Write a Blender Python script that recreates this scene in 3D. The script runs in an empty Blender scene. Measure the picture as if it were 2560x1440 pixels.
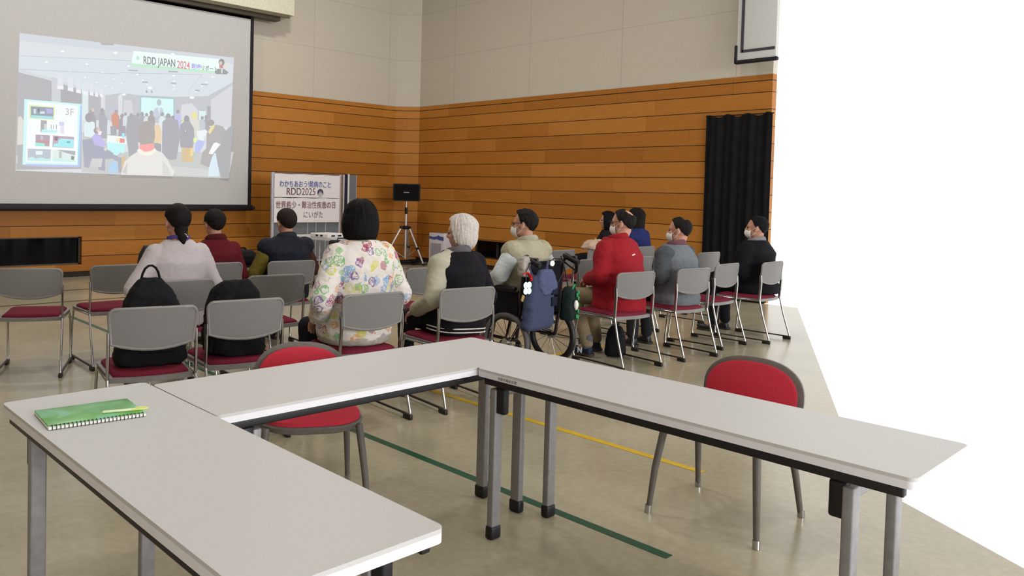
import bpy, bmesh, math, random
import numpy as np
from mathutils import Vector, Matrix, Euler, noise
random.seed(7)
S = bpy.context.scene
COL = S.collection
PI = math.pi
V = Vector

# ------------------------------------------------------------------ camera, world, lamps, exposure
cam_d = bpy.data.cameras.new('camera'); cam = bpy.data.objects.new('camera', cam_d); COL.objects.link(cam)
cam_d.sensor_width = 36.0; cam_d.lens = 27.856; cam_d.shift_x = 0.125; cam_d.shift_y = -0.0703; cam_d.clip_start = 0.05
cam.matrix_world = Matrix(((0.7641, 0.0045, -0.6451, 0), (-0.6446, 0.0407, -0.7634, 0), (0.0228, 0.9992, 0.0340, 1.42), (0, 0, 0, 1)))
S.camera = cam
w = bpy.data.worlds.new('world'); S.world = w; w.use_nodes = True
wb = w.node_tree.nodes['Background']; wb.inputs[0].default_value = (1.0, 1.0, 1.0, 1); wb.inputs[1].default_value = 1.5

def lamp(loc, watts, size, col=(1, 0.965, 0.925), aim=None):
    d = bpy.data.lights.new('hall_lamp', 'AREA'); d.shape = 'DISK'; d.size = size; d.energy = watts; d.color = col
    o = bpy.data.objects.new('hall_lamp', d); COL.objects.link(o); o.location = loc
    if aim: o.rotation_euler = (V(aim) - V(loc)).to_track_quat('-Z', 'Y').to_euler()
for lx, ly, lw in [(2.6, 8.8, 110), (6.4, 8.8, 110), (2.6, 4.6, 60), (6.0, 4.6, 60), (1.5, 0.8, 40), (5.0, 0.8, 40)]:
    lamp((lx, ly, 6.3), lw, 0.6)
d = bpy.data.lights.new('rear_window_light', 'AREA'); d.shape = 'RECTANGLE'; d.size = 10; d.size_y = 3; d.energy = 1500; d.color = (0.96, 0.97, 1.0)
o = bpy.data.objects.new('rear_window_light', d); COL.objects.link(o); o.location = (4, -14, 3.6); o.rotation_euler = (math.radians(92), 0, 0)
S.view_settings.view_transform = 'Standard'; S.view_settings.look = 'None'
S.view_settings.exposure = 0.0; S.view_settings.gamma = 1.0; S.view_settings.use_curve_mapping = False
S.cycles.max_bounces = 7; S.cycles.diffuse_bounces = 3; S.cycles.glossy_bounces = 3

# ------------------------------------------------------------------ materials
def lin(c):
    return tuple(((x / 255) / 12.92 if x / 255 <= 0.04045 else ((x / 255 + 0.055) / 1.055) ** 2.4) for x in c)
MATS = {}
def new_mat(name):
    m = bpy.data.materials.new(name); m.use_nodes = True
    return m, m.node_tree, m.node_tree.nodes['Principled BSDF']
def mat(name, c, rough=0.6, metal=0.0, var=0.10, scale=30, bump=0.0, spec=None, sheen=0.0):
    """a plain surface with a little procedural mottling; c is the sRGB colour of the thing itself"""
    if name in MATS: return MATS[name]
    m, t, b = new_mat(name); MATS[name] = m
    L = lin(c)
    tc = t.nodes.new('ShaderNodeTexCoord'); n = t.nodes.new('ShaderNodeTexNoise')
    n.inputs['Scale'].default_value = scale; n.inputs['Detail'].default_value = 4
    r = t.nodes.new('ShaderNodeValToRGB')
    r.color_ramp.elements[0].position = 0.3; r.color_ramp.elements[1].position = 0.7
    r.color_ramp.elements[0].color = tuple(x * (1 - var) for x in L) + (1,)
    r.color_ramp.elements[1].color = tuple(min(1, x * (1 + var)) for x in L) + (1,)
    t.links.new(tc.outputs['Object'], n.inputs['Vector']); t.links.new(n.outputs['Fac'], r.inputs[0])
    t.links.new(r.outputs[0], b.inputs['Base Color'])
    b.inputs['Roughness'].default_value = rough; b.inputs['Metallic'].default_value = metal
    b.inputs['Specular IOR Level'].default_value = spec if spec is not None else (0.12 if rough >= 0.7 else 0.25 if rough >= 0.5 else 0.4)
    if sheen: b.inputs['Sheen Weight'].default_value = sheen
    if bump:
        bp = t.nodes.new('ShaderNodeBump'); bp.inputs['Strength'].default_value = bump; bp.inputs['Distance'].default_value = 0.01
        n2 = t.nodes.new('ShaderNodeTexNoise'); n2.inputs['Scale'].default_value = scale * 6
        t.links.new(tc.outputs['Object'], n2.inputs['Vector']); t.links.new(n2.outputs['Fac'], bp.inputs['Height']); t.links.new(bp.outputs[0], b.inputs['Normal'])
    return m
def emit(name, c, strength=1.0):
    if name in MATS: return MATS[name]
    m, t, b = new_mat(name); MATS[name] = m
    b.inputs['Base Color'].default_value = (0, 0, 0, 1); b.inputs['Roughness'].default_value = 0.6
    b.inputs['Emission Color'].default_value = lin(c) + (1,); b.inputs['Emission Strength'].default_value = strength
    return m
class NT:
    """tiny helper for math chains in a node tree"""
    def __init__(s, t): s.t = t
    def n(s, typ, **kw):
        x = s.t.nodes.new(typ)
        for k, v in kw.items(): setattr(x, k, v)
        return x
    def put(s, sock, v):
        if isinstance(v, bpy.types.NodeSocket): s.t.links.new(v, sock)
        else: sock.default_value = v
    def m(s, op, a, b=0.0, c=None):
        x = s.n('ShaderNodeMath', operation=op); s.put(x.inputs[0], a); s.put(x.inputs[1], b)
        if c is not None: s.put(x.inputs[2], c)
        return x.outputs[0]
    def mix(s, f, a, b):
        x = s.n('ShaderNodeMix', data_type='RGBA'); s.put(x.inputs[0], f); s.put(x.inputs[6], a); s.put(x.inputs[7], b); return x.outputs[2]
    def comb(s, a, b, c):
        x = s.n('ShaderNodeCombineXYZ'); s.put(x.inputs[0], a); s.put(x.inputs[1], b); s.put(x.inputs[2], c); return x.outputs[0]
    def noise(s, vec, scale, detail=3, dist=0.0):
        x = s.n('ShaderNodeTexNoise'); s.put(x.inputs['Vector'], vec); x.inputs['Scale'].default_value = scale; x.inputs['Detail'].default_value = detail; x.inputs['Distortion'].default_value = dist; return x.outputs['Fac']
    def ramp(s, f, stops):
        x = s.n('ShaderNodeValToRGB'); e = x.color_ramp.elements
        while len(e) < len(stops): e.new(0.5)
        for i, (p, c) in enumerate(stops): e[i].position = p; e[i].color = tuple(c) + (1,)
        s.put(x.inputs[0], f); return x.outputs[0]

def wood_mat():
    m, t, b = new_mat('plank_wood'); N = NT(t)
    g = N.n('ShaderNodeNewGeometry'); sp = N.n('ShaderNodeSeparateXYZ'); t.links.new(g.outputs['Position'], sp.inputs[0])
    X, Y, Z = sp.outputs
    al = N.m('SUBTRACT', X, Y)
    q = N.m('DIVIDE', N.m('SUBTRACT', Z, 2.835 - 0.23 * 40), 0.23)
    row = N.m('FLOOR', q); fr = N.m('FRACT', q)
    wn = N.n('ShaderNodeTexWhiteNoise', noise_dimensions='1D'); t.links.new(row, wn.inputs['W'])
    a2 = N.m('ADD', N.m('DIVIDE', al, 1.85), N.m('MULTIPLY', wn.outputs['Value'], 7.3))
    cell = N.m('FLOOR', a2); cf = N.m('FRACT', a2)
    wn2 = N.n('ShaderNodeTexWhiteNoise', noise_dimensions='2D'); t.links.new(N.comb(row, cell, 0), wn2.inputs['Vector'])
    # grooves between the boards, the narrow top board and the butt joints
    g1 = N.m('LESS_THAN', N.m('ABSOLUTE', N.m('SUBTRACT', fr, 0.5)), 0.478)
    top = N.m('LESS_THAN', Z, 2.86)
    hair = N.m('GREATER_THAN', N.m('ABSOLUTE', N.m('SUBTRACT', Z, 2.99)), 0.006)
    below = N.m('MAXIMUM', g1, N.m('SUBTRACT', 1.0, top))
    joint = N.m('GREATER_THAN', cf, 0.0022)
    keep = N.m('MULTIPLY', N.m('MULTIPLY', below, hair), N.m('MAXIMUM', joint, 0.55))
    vec = N.comb(N.m('MULTIPLY', al, 1.3), N.m('ADD', N.m('MULTIPLY', Z, 14.0), N.m('MULTIPLY', wn2.outputs['Value'], 40.0)), 0.0)
    gr = N.noise(vec, 2.2, 5, 1.4)
    fine = N.noise(N.comb(N.m('MULTIPLY', al, 6.0), N.m('MULTIPLY', Z, 120.0), 0.0), 2.0, 3)
    f = N.m('ADD', N.m('ADD', N.m('MULTIPLY', gr, 0.42), N.m('MULTIPLY', fine, 0.16)), N.m('MULTIPLY', wn2.outputs['Value'], 0.42))
    col = N.ramp(f, [(0.25, WOOD[0]), (0.5, WOOD[1]), (0.78, WOOD[2])])
    c2 = N.mix(keep, (0.022, 0.010, 0.003, 1), col)
    t.links.new(c2, b.inputs['Base Color']); b.inputs['Roughness'].default_value = 0.42; b.inputs['Specular IOR Level'].default_value = 0.18
    bp = N.n('ShaderNodeBump'); bp.inputs['Strength'].default_value = 0.6; bp.inputs['Distance'].default_value = 0.004
    t.links.new(keep, bp.inputs['Height']); t.links.new(bp.outputs[0], b.inputs['Normal'])
    return m
WOOD = ((0.30, 0.105, 0.014), (0.37, 0.140, 0.021), (0.45, 0.185, 0.034))
M_WOOD = wood_mat()

def plaster_mat():
    m, t, b = new_mat('panel_plaster'); N = NT(t)
    g = N.n('ShaderNodeNewGeometry'); sp = N.n('ShaderNodeSeparateXYZ'); t.links.new(g.outputs['Position'], sp.inputs[0])
    X, Y, Z = sp.outputs
    al = N.m('SUBTRACT', X, Y)
    v = N.m('GREATER_THAN', N.m('FRACT', N.m('DIVIDE', al, 1.82)), 0.008)
    h = N.m('GREATER_THAN', N.m('FRACT', N.m('DIVIDE', N.m('SUBTRACT', Z, 3.07), 0.91)), 0.012)
    k = N.m('MULTIPLY', v, h)
    f = N.noise(g.outputs['Position'], 40, 3)
    c = N.ramp(f, [(0.3, (0.475, 0.425, 0.345)), (0.7, (0.525, 0.47, 0.385))])
    t.links.new(N.mix(k, (0.41, 0.365, 0.30, 1), c), b.inputs['Base Color']); b.inputs['Roughness'].default_value = 0.85
    return m
M_PLASTER = plaster_mat()

def floor_mat():
    m, t, b = new_mat('hall_floor'); N = NT(t)
    g = N.n('ShaderNodeNewGeometry')
    big = N.noise(g.outputs['Position'], 1.1, 4, 0.4); fine = N.noise(g.outputs['Position'], 26, 4)
    f = N.m('ADD', N.m('MULTIPLY', big, 0.6), N.m('MULTIPLY', fine, 0.4))
    c = N.ramp(f, [(0.35, (0.30, 0.263, 0.175)), (0.65, (0.395, 0.350, 0.243))])
    t.links.new(c, b.inputs['Base Color'])
    r = N.m('ADD', 0.13, N.m('MULTIPLY', big, 0.16)); t.links.new(r, b.inputs['Roughness'])
    b.inputs['Specular IOR Level'].default_value = 0.27
    return m
M_FLOOR = floor_mat()

def doodle_mat():
    """pale fleece printed with scattered coloured doodles"""
    m, t, b = new_mat('doodle_print'); N = NT(t)
    tc = N.n('ShaderNodeTexCoord'); co = tc.outputs['Object']
    wob = N.n('ShaderNodeTexNoise'); wob.inputs['Scale'].default_value = 34; t.links.new(co, wob.inputs['Vector'])
    ad = N.n('ShaderNodeVectorMath', operation='MULTIPLY_ADD'); t.links.new(wob.outputs['Color'], ad.inputs[0]); ad.inputs[1].default_value = (0.035, 0.035, 0.035); t.links.new(co, ad.inputs[2])
    out = None
    base = (0.60, 0.55, 0.505, 1)
    for i, (sc, rad, line) in enumerate([(11.0, 0.34, 0), (10.5, 0.40, 1), (13.0, 0.38, 1), (12.0, 0.36, 1), (26.0, 0.17, 0)]):
        mp = N.n('ShaderNodeMapping'); mp.inputs['Location'].default_value = (i * 3.17 + 0.4, i * 1.9, i * 5.3); t.links.new(ad.outputs[0], mp.inputs[0])
        vo = N.n('ShaderNodeTexVoronoi'); vo.inputs['Scale'].default_value = sc; vo.inputs['Randomness'].default_value = 0.75; t.links.new(mp.outputs[0], vo.inputs['Vector'])
        d = vo.outputs['Distance']
        sp = N.n('ShaderNodeSeparateColor'); t.links.new(vo.outputs['Color'], sp.inputs[0])
        ink = N.ramp(sp.outputs[0], [(0.0, (0.60, 0.25, 0.04)), (0.2, (0.10, 0.33, 0.10)), (0.38, (0.28, 0.02, 0.06)), (0.52, (0.15, 0.06, 0.24)), (0.68, (0.48, 0.46, 0.05)), (0.84, (0.16, 0.30, 0.50)), (1.0, (0.05, 0.03, 0.03))])
        ink.node.color_ramp.interpolation = 'CONSTANT'
        inside = N.m('LESS_THAN', d, rad)
        if line:
            wv = N.n('ShaderNodeTexNoise'); wv.inputs['Scale'].default_value = 52; wv.inputs['Detail'].default_value = 1.0; t.links.new(mp.outputs[0], wv.inputs['Vector'])
            scr = N.m('LESS_THAN', N.m('ABSOLUTE', N.m('SUBTRACT', wv.outputs['Fac'], 0.5)), 0.05)
            ring = N.m('LESS_THAN', N.m('ABSOLUTE', N.m('SUBTRACT', d, rad * 0.92)), 0.035)
            inside = N.m('MULTIPLY', inside, N.m('MAXIMUM', scr, ring)); fac = N.m('MULTIPLY', inside, 0.85)
        else:
            fac = N.m('MULTIPLY', inside, 0.62)
        fac = N.m('MULTIPLY', fac, N.m('GREATER_THAN', sp.outputs[1], 0.22 if line else 0.52))
        out = N.mix(fac, base if out is None else out, ink)
    t.links.new(out, b.inputs['Base Color']); b.inputs['Roughness'].default_value = 0.9; b.inputs['Sheen Weight'].default_value = 0.2
    return m

# ------------------------------------------------------------------ mesh building
class MB:
    """collects closed shapes; build() links them as ONE mesh object"""
    def __init__(s): s.v = []; s.f = []; s.mi = []; s.cur = 0
    def add(s, vs, fs):
        o = len(s.v); s.v += [tuple(x) for x in vs]; s.f += [tuple(i + o for i in f) for f in fs]; s.mi += [s.cur] * len(fs); return s
    def box(s, c, sz, rot=None, taper=1.0):
        hx, hy, hz = sz[0] / 2, sz[1] / 2, sz[2] / 2
        vs = [V((x * hx * (taper if z < 0 else 1), y * hy * (taper if z < 0 else 1), z * hz)) for z in (-1, 1) for y in (-1, 1) for x in (-1, 1)]
        if rot is not None: vs = [rot @ v for v in vs]
        vs = [v + V(c) for v in vs]
        return s.add(vs, [(0, 2, 3, 1), (4, 5, 7, 6), (0, 1, 5, 4), (2, 6, 7, 3), (0, 4, 6, 2), (1, 3, 7, 5)])
    def rbox(s, c, sz, r=0.01, seg=3, rot=None):
        bm = bmesh.new(); bmesh.ops.create_cube(bm, size=1.0)
        for v in bm.verts: v.co = V((v.co.x * sz[0], v.co.y * sz[1], v.co.z * sz[2]))
        bmesh.ops.bevel(bm, geom=bm.edges[:], offset=min(r, min(sz) * 0.49), segments=seg, affect='EDGES', profile=0.5)
        vs = [(rot @ v.co if rot is not None else v.co) + V(c) for v in bm.verts]; bm.verts.index_update()
        fs = [[v.index for v in f.verts] for f in bm.faces]; bm.free()
        return s.add(vs, fs)
    def ell(s, c, r, rot=None, nu=20, nv=12):
        c = V(c); vs = []; fs = []
        for j in range(nv + 1):
            t = PI * j / nv
            for i in range(nu):
                p = 2 * PI * i / nu
                d = V((r[0] * math.sin(t) * math.cos(p), r[1] * math.sin(t) * math.sin(p), r[2] * math.cos(t)))
                vs.append((rot @ d if rot is not None else d) + c)
        for j in range(nv):
            for i in range(nu):
                a = j * nu + i; b_ = j * nu + (i + 1) % nu
                fs.append((a, a + nu, b_ + nu, b_))
        return s.add(vs, fs)
    def loft(s, rings, caps=True):
        n = len(rings[0]); vs = [p for r in rings for p in r]; fs = []
        for j in range(len(rings) - 1):
            for i in range(n):
                a = j * n + i; b_ = j * n + (i + 1) % n
                fs.append((a, b_, b_ + n, a + n))
        if caps:
            fs.append(tuple(range(n))[::-1]); fs.append(tuple((len(rings) - 1) * n + i for i in range(n)))
        return s.add(vs, fs)
    def tube(s, path, r, n=10, closed=False, flat=1.0, up=None):
        """round (or flattened) tube along a polyline; r may be a list"""
        P = [V(p) for p in path]; m = len(P)
        rs = r if isinstance(r, (list, tuple)) else [r] * m
        rings = []; prev = None
        for i in range(m):
            a = P[(i - 1) % m] if (closed or i > 0) else P[i]; b_ = P[(i + 1) % m] if (closed or i < m - 1) else P[i]
            t = (b_ - a).normalized() if (b_ - a).length > 1e-9 else V((0, 0, 1))
            if prev is None:
                h = V(up) if up else (V((0, 0, 1)) if abs(t.z) < 0.9 else V((1, 0, 0)))
                x = t.cross(h).normalized()
            else:
                x = (prev - t * prev.dot(t)).normalized()
            prev = x; y = t.cross(x)
            rings.append([P[i] + x * (rs[i] * math.cos(2 * PI * k / n)) + y * (rs[i] * flat * math.sin(2 * PI * k / n)) for k in range(n)])
        if closed: rings.append(rings[0]); return s.loft(rings, False)
        return s.loft(rings)
    def cap(s, p0, r0, p1, r1, n=14):
        """tapered capsule"""
        p0 = V(p0); p1 = V(p1); t = (p1 - p0).normalized(); path = []; rr = []
        for k in range(5):
            a = PI / 2 * (1 - k / 4); path.append(p0 - t * (r0 * math.sin(a))); rr.append(max(r0 * math.cos(a), 1e-3))
        for k in range(5):
            a = PI / 2 * k / 4; path.append(p1 + t * (r1 * math.sin(a))); rr.append(max(r1 * math.cos(a), 1e-3))
        return s.tube(path, rr, n)
    def limb(s, pts, rs, n=14):
        for i in range(len(pts) - 1): s.cap(pts[i], rs[i], pts[i + 1], rs[i + 1], n)
        return s
    def lathe(s, prof, n=24, c=(0, 0, 0), rot=None):
        rings = [[(rot @ V((r * math.cos(2 * PI * k / n), r * math.sin(2 * PI * k / n), z)) if rot is not None else V((r * math.cos(2 * PI * k / n), r * math.sin(2 * PI * k / n), z))) + V(c) for k in range(n)] for r, z in prof]
        return s.loft(rings)
    def prism(s, poly, z0, z1, tf=None):
        n = len(poly); vs = [V((x, y, z0)) for x, y in poly] + [V((x, y, z1)) for x, y in poly]
        if tf is not None: vs = [tf @ v for v in vs]
        fs = [tuple(range(n))[::-1], tuple(range(n, 2 * n))] + [(i, (i + 1) % n, (i + 1) % n + n, i + n) for i in range(n)]
        return s.add(vs, fs)
    def mesh(s, name):
        me = bpy.data.meshes.new(name); me.from_pydata(s.v, [], s.f); me.update(); return me
    def build(s, name, mats, parent=None, smooth=True, angle=40, bevel=0.0):
        me = s.mesh(name)
        return link(name, me, mats, parent, smooth, angle, s.mi if isinstance(mats, list) else None, bevel)
def link(name, me, mats, parent=None, smooth=True, angle=40, mi=None, bevel=0.0):
    for m in (mats if isinstance(mats, list) else [mats]): me.materials.append(m)
    if mi is not None: me.polygons.foreach_set('material_index', mi)
    if bevel:
        bm = bmesh.new(); bm.from_mesh(me)
        es = [e for e in bm.edges if len(e.link_faces) == 2 and e.calc_face_angle(0) > 0.6]
        bmesh.ops.bevel(bm, geom=es, offset=bevel, segments=2, affect='EDGES', profile=0.5); bm.to_mesh(me); bm.free()
    bm = bmesh.new(); bm.from_mesh(me); bmesh.ops.recalc_face_normals(bm, faces=bm.faces[:]); bm.to_mesh(me); bm.free()
    if smooth:
        me.polygons.foreach_set('use_smooth', [True] * len(me.polygons)); me.set_sharp_from_angle(angle=math.radians(angle))
    o = bpy.data.objects.new(name, me); COL.objects.link(o)
    if parent is not None: o.parent = parent
    return o
def thing(name, label, cat, loc=(0, 0, 0), rz=0.0, group=None):
    o = bpy.data.objects.new(name, None); COL.objects.link(o); o.empty_display_size = 0.1
    o.location = loc; o.rotation_euler = (0, 0, rz)
    return tag(o, label, cat, group)
def tag(o, label, cat, group=None):
    o['label'] = label; o['category'] = cat
    if group: o['group'] = group
    return o
def struct(o): o['kind'] = 'structure'; return o
def dup(root, loc, rz, label=None, group=None):
    r = root.copy(); COL.objects.link(r); r.location = loc; r.rotation_euler = (0, 0, rz)
    if label: r['label'] = label
    if group: r['group'] = group
    for ch in list(root.children):
        c = ch.copy(); COL.objects.link(c); c.parent = r
        for g in list(ch.children):
            d = g.copy(); COL.objects.link(d); d.parent = c
    return r
WS = bpy.data.scenes.new('workshop')      # an empty side scene where shapes are fused, removed at the end
def melt(mb, voxel, smooth=3, wrinkle=0.0, freq=9.0, seed=0.0):
    """fuse overlapping closed shapes into one continuous skin"""
    me = mb.mesh('tmp'); o = bpy.data.objects.new('tmp', me); WS.collection.objects.link(o)
    r = o.modifiers.new('r', 'REMESH'); r.mode = 'VOXEL'; r.voxel_size = voxel
    if smooth:
        k = o.modifiers.new('s', 'SMOOTH'); k.factor = 0.5; k.iterations = smooth
    WS.view_layers[0].update(); dg = WS.view_layers[0].depsgraph
    out = bpy.data.meshes.new_from_object(o.evaluated_get(dg)); out.name = 'skin'
    bpy.data.objects.remove(o); bpy.data.meshes.remove(me); out.materials.clear()
    if wrinkle:
        n = len(out.vertices); off = V((seed * 3.1, seed * 1.7, seed))
        for vtx in out.vertices:
            p = vtx.co
            a = noise.noise(V((p.x * freq, p.y * freq, p.z * freq * 1.5)) + off)
            b_ = noise.noise(V((p.x * freq * 2.6, p.y * freq * 2.6, p.z * freq * 4.5)) + off)
            ridge = 1 - abs(b_) * 2.2
            vtx.co = p + vtx.normal * (wrinkle * (a * 0.9 + ridge * 0.35))
    return out
def text(name, body, size, loc, rot, m, parent=None, depth=0.0, sx=1.0, bold=0.0, align='LEFT'):
    c = bpy.data.curves.new(name, 'FONT'); c.body = body; c.size = size; c.extrude = depth; c.offset = bold; c.align_x = align
    o = bpy.data.objects.new('tmp', c); WS.collection.objects.link(o)
    WS.view_layers[0].update(); dg = WS.view_layers[0].depsgraph; me = bpy.data.meshes.new_from_object(o.evaluated_get(dg)); me.name = name
    bpy.data.objects.remove(o)
    M = Matrix.Translation(V(loc)) @ rot.to_4x4() @ Matrix.Diagonal((sx, 1, 1, 1)); me.transform(M); me.update()
    me.materials.clear(); me.materials.append(m)
    t = bpy.data.objects.new(name, me); COL.objects.link(t)
    if parent is not None: t.parent = parent
    return t
ROT_BACK = Matrix(((1, 0, 0), (0, 0, -1), (0, 1, 0)))      # text upright, facing -Y
ROT_LEFT = Matrix(((0, 0, -1), (-1, 0, 0), (0, 1, 0)))     # text upright, facing -X, reading towards -Y

# ------------------------------------------------------------------ the hall
YW, XW, CH = 12.03, 10.75, 0.34       # screen wall, curtain wall, cut of the corner
TOPZ, SILL = 6.6, 3.07
XA, YA = XW - CH, YW - CH
M_DARK = mat('black_opening', (10, 10, 13), 0.05, spec=0.14)
M_SKIRT = mat('dark_skirting', (38, 30, 24), 0.6)
# the part of the floor that the hall's furniture stands on, with its court lines
fl = MB()
fl.prism([(-2.0, 0.3), (3.6, 0.3), (4.45, 1.45), (XW, 4.35), (XW, YA), (XA, YW), (-2.0, YW)], -0.05, 0.0)
M_YEL = mat('yellow_line', (196, 160, 30), 0.35); M_GRN = mat('green_line', (20, 74, 50), 0.35); M_WHT = mat('dark_line', (62, 52, 38), 0.35)
def line(p, q, wd, mi):
    fl.cur = mi; a = V((p[0], p[1], 0)); b = V((q[0], q[1], 0)); n = (b - a).normalized().cross(V((0, 0, 1))) * (wd / 2)
    z = V((0, 0, 0.0012)); fl.add([a - n + z, b - n + z, b + n + z, a + n + z], [(0, 1, 2, 3)]); fl.cur = 0
line((3.88, 2.0), (3.88, 4.3), 0.05, 1); line((3.88, 4.3), (6.4, 4.3), 0.05, 1)
line((2.86, 1.6), (2.86, 8.5), 0.05, 2); line((1.0, 10.55), (9.6, 10.55), 0.05, 3); line((1.0, 9.55), (9.6, 9.55), 0.05, 3)
struct(fl.build('floor', [M_FLOOR, M_YEL, M_GRN, M_WHT], smooth=False))

def wall_panel(mb, axis, at, lo, hi, z0, z1, th=0.12):
    """box wall slab; axis 'y': spans x lo..hi at y=at; axis 'x': spans y lo..hi at x=at"""
    if axis == 'y': mb.box(((lo + hi) / 2, at + th / 2, (z0 + z1) / 2), (hi - lo, th, z1 - z0))
    else: mb.box((at + th / 2, (lo + hi) / 2, (z0 + z1) / 2), (th, hi - lo, z1 - z0))
wb_ = MB()
W1 = (1.2, 4.22, 0.18, 0.60)          # low window under the screen
wall_panel(wb_, 'y', YW, -2.0, W1[0], 0, SILL); wall_panel(wb_, 'y', YW, W1[1], XA, 0, SILL)
wall_panel(wb_, 'y', YW, W1[0], W1[1], 0, W1[2]); wall_panel(wb_, 'y', YW, W1[0], W1[1], W1[3], SILL)
wb_.cur = 1; wall_panel(wb_, 'y', YW, -2.0, XA, SILL, TOPZ)
struct(wb_.build('wall_back', [M_WOOD, M_PLASTER], smooth=False))
wr = MB()
W2 = (8.62, 10.15, 0.19, 0.52)
YE = 4.78
wall_panel(wr, 'x', XW, YE, W2[0], 0, SILL); wall_panel(wr, 'x', XW, W2[1], YA, 0, SILL)
wall_panel(wr, 'x', XW, W2[0], W2[1], 0, W2[2]); wall_panel(wr, 'x', XW, W2[0], W2[1], W2[3], SILL)
wr.cur = 1; wall_panel(wr, 'x', XW, YE, YA, SILL, TOPZ)
struct(wr.build('wall_right', [M_WOOD, M_PLASTER], smooth=False))
wc = MB()
wc.prism([(XA, YW), (XW, YA), (XW + 0.12, YA), (XW + 0.12, YW + 0.12), (XA, YW + 0.12)], 0, SILL); wc.cur = 1
wc.prism([(XA, YW), (XW, YA), (XW + 0.12, YA), (XW + 0.12, YW + 0.12), (XA, YW + 0.12)], SILL, TOPZ)
struct(wc.build('wall_corner', [M_WOOD, M_PLASTER], smooth=False))
ce = MB(); ce.box(((XW - 2.0) / 2, 4.0, TOPZ + 0.06), (XW + 2.0, 16.2, 0.12)); struct(ce.build('ceiling', mat('ceiling_grey', (150, 146, 138), 0.9), smooth=False))
wl_ = MB(); wl_.box((-2.06, 4.0, TOPZ / 2), (0.12, 16.2, TOPZ)); struct(wl_.build('wall_left', M_PLASTER, smooth=False))
sk = MB(); sk.box(((XA - 2.0) / 2, YW - 0.008, 0.035), (XA + 2.0, 0.016, 0.07)); struct(sk.build('baseboard_back', M_SKIRT, smooth=False))
sk = MB(); sk.box((XW - 0.008, (YE + YA) / 2, 0.035), (0.016, YA - YE, 0.07)); struct(sk.build('baseboard_right', M_SKIRT, smooth=False))
def low_window(name, axis, at, W, bars):
    fr = MB(); M_FR = mat('window_metal', (70, 66, 60), 0.4, 0.6)
    lo, hi, z0, z1 = W; d = 0.05
    def bx(a, b, za, zb, dep, off):
        if axis == 'y': fr.box(((a + b) / 2, at + off, (za + zb) / 2), (b - a, dep, zb - za))
        else: fr.box((at + off, (a + b) / 2, (za + zb) / 2), (dep, b - a, zb - za))
    bx(lo, hi, z0, z0 + 0.02, d, 0.1); bx(lo, hi, z1 - 0.02, z1, d, 0.1)
    for b in [lo + 0.012, hi - 0.012] + bars: bx(b - 0.012, b + 0.012, z0, z1, d, 0.1)
    o = struct(fr.build(name, M_FR, smooth=False))
    gl = MB(); fr = gl
    bx(lo, hi, z0, z1, 0.008, 0.118)
    gl.build('pane', M_DARK, o, smooth=False)
    return o
low_window('window_1', 'y', YW, W1, [2.7])
low_window('window_2', 'x', XW, W2, [9.62])

# ------------------------------------------------------------------ projection screen
M_CREAM = mat('cream_casing', (206, 200, 178), 0.6); M_BLK = mat('matt_black', (24, 22, 26), 0.55)
M_SCR = mat('screen_cloth', (182, 180, 178), 0.8, var=0.03)
scr = thing('projection_screen', 'large white roll-down projection screen with black border showing a crowd picture', 'screen', (5.0, 11.8, 1.0))
SX0, SX1, SZ0, SZ1 = 0.6, 6.975, 1.10, 4.30
def sbox(name, x0, x1, y0, y1, z0, z1, m, bevel=0.0, par=scr):
    b = MB(); b.box(((x0 + x1) / 2 - 5.0, (y0 + y1) / 2 - 11.8, (z0 + z1) / 2 - 1.0), (x1 - x0, y1 - y0, z1 - z0)); return b.build(name, m, par, smooth=False, bevel=bevel)
sbox('screen_cloth', SX0, SX1 - 0.05, 11.792, 11.797, SZ0, SZ1, M_SCR)
bd = MB()
for x0, x1, z0, z1 in [(SX1 - 0.055, SX1 + 0.01, SZ0 - 0.02, SZ1), (SX0 - 0.06, SX0, SZ0 - 0.02, SZ1), (SX0, SX1 - 0.05, SZ1 - 0.07, SZ1 + 0.04), (SX0, SX1 - 0.05, SZ0 - 0.03, SZ0)]:
    bd.box(((x0 + x1) / 2 - 5, -0.004, (z0 + z1) / 2 - 1), (x1 - x0, 0.008, z1 - z0))
bd.build('black_border', M_BLK, scr, smooth=False)
bar = MB(); bar.rbox(((SX0 + SX1) / 2 - 5, 0, SZ0 - 0.05 - 1), (SX1 - SX0 + 0.1, 0.045, 0.085), 0.015); bar.build('weight_bar', M_BLK, scr)
hk = MB(); hk.rbox((SX1 - 5 + 0.06, 0, SZ0 - 0.055 - 1), (0.05, 0.05, 0.06), 0.012); hk.build('bar_end_cap', mat('bar_cap', (40, 36, 36), 0.4), scr)
sbox('slot_rail', SX0 - 0.4, 7.45, 11.70, 11.86, 4.27, 4.37, mat('slot_rail', (62, 55, 42), 0.5))
sbox('slot_lip', SX0 - 0.4, 7.62, 11.66, 11.70, 4.335, 4.39, mat('slot_lip', (96, 88, 68), 0.5))
sbox('casing', SX0 - 0.4, 7.72, 11.67, 12.03, 4.39, 5.3, M_CREAM, 0.01)
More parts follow.
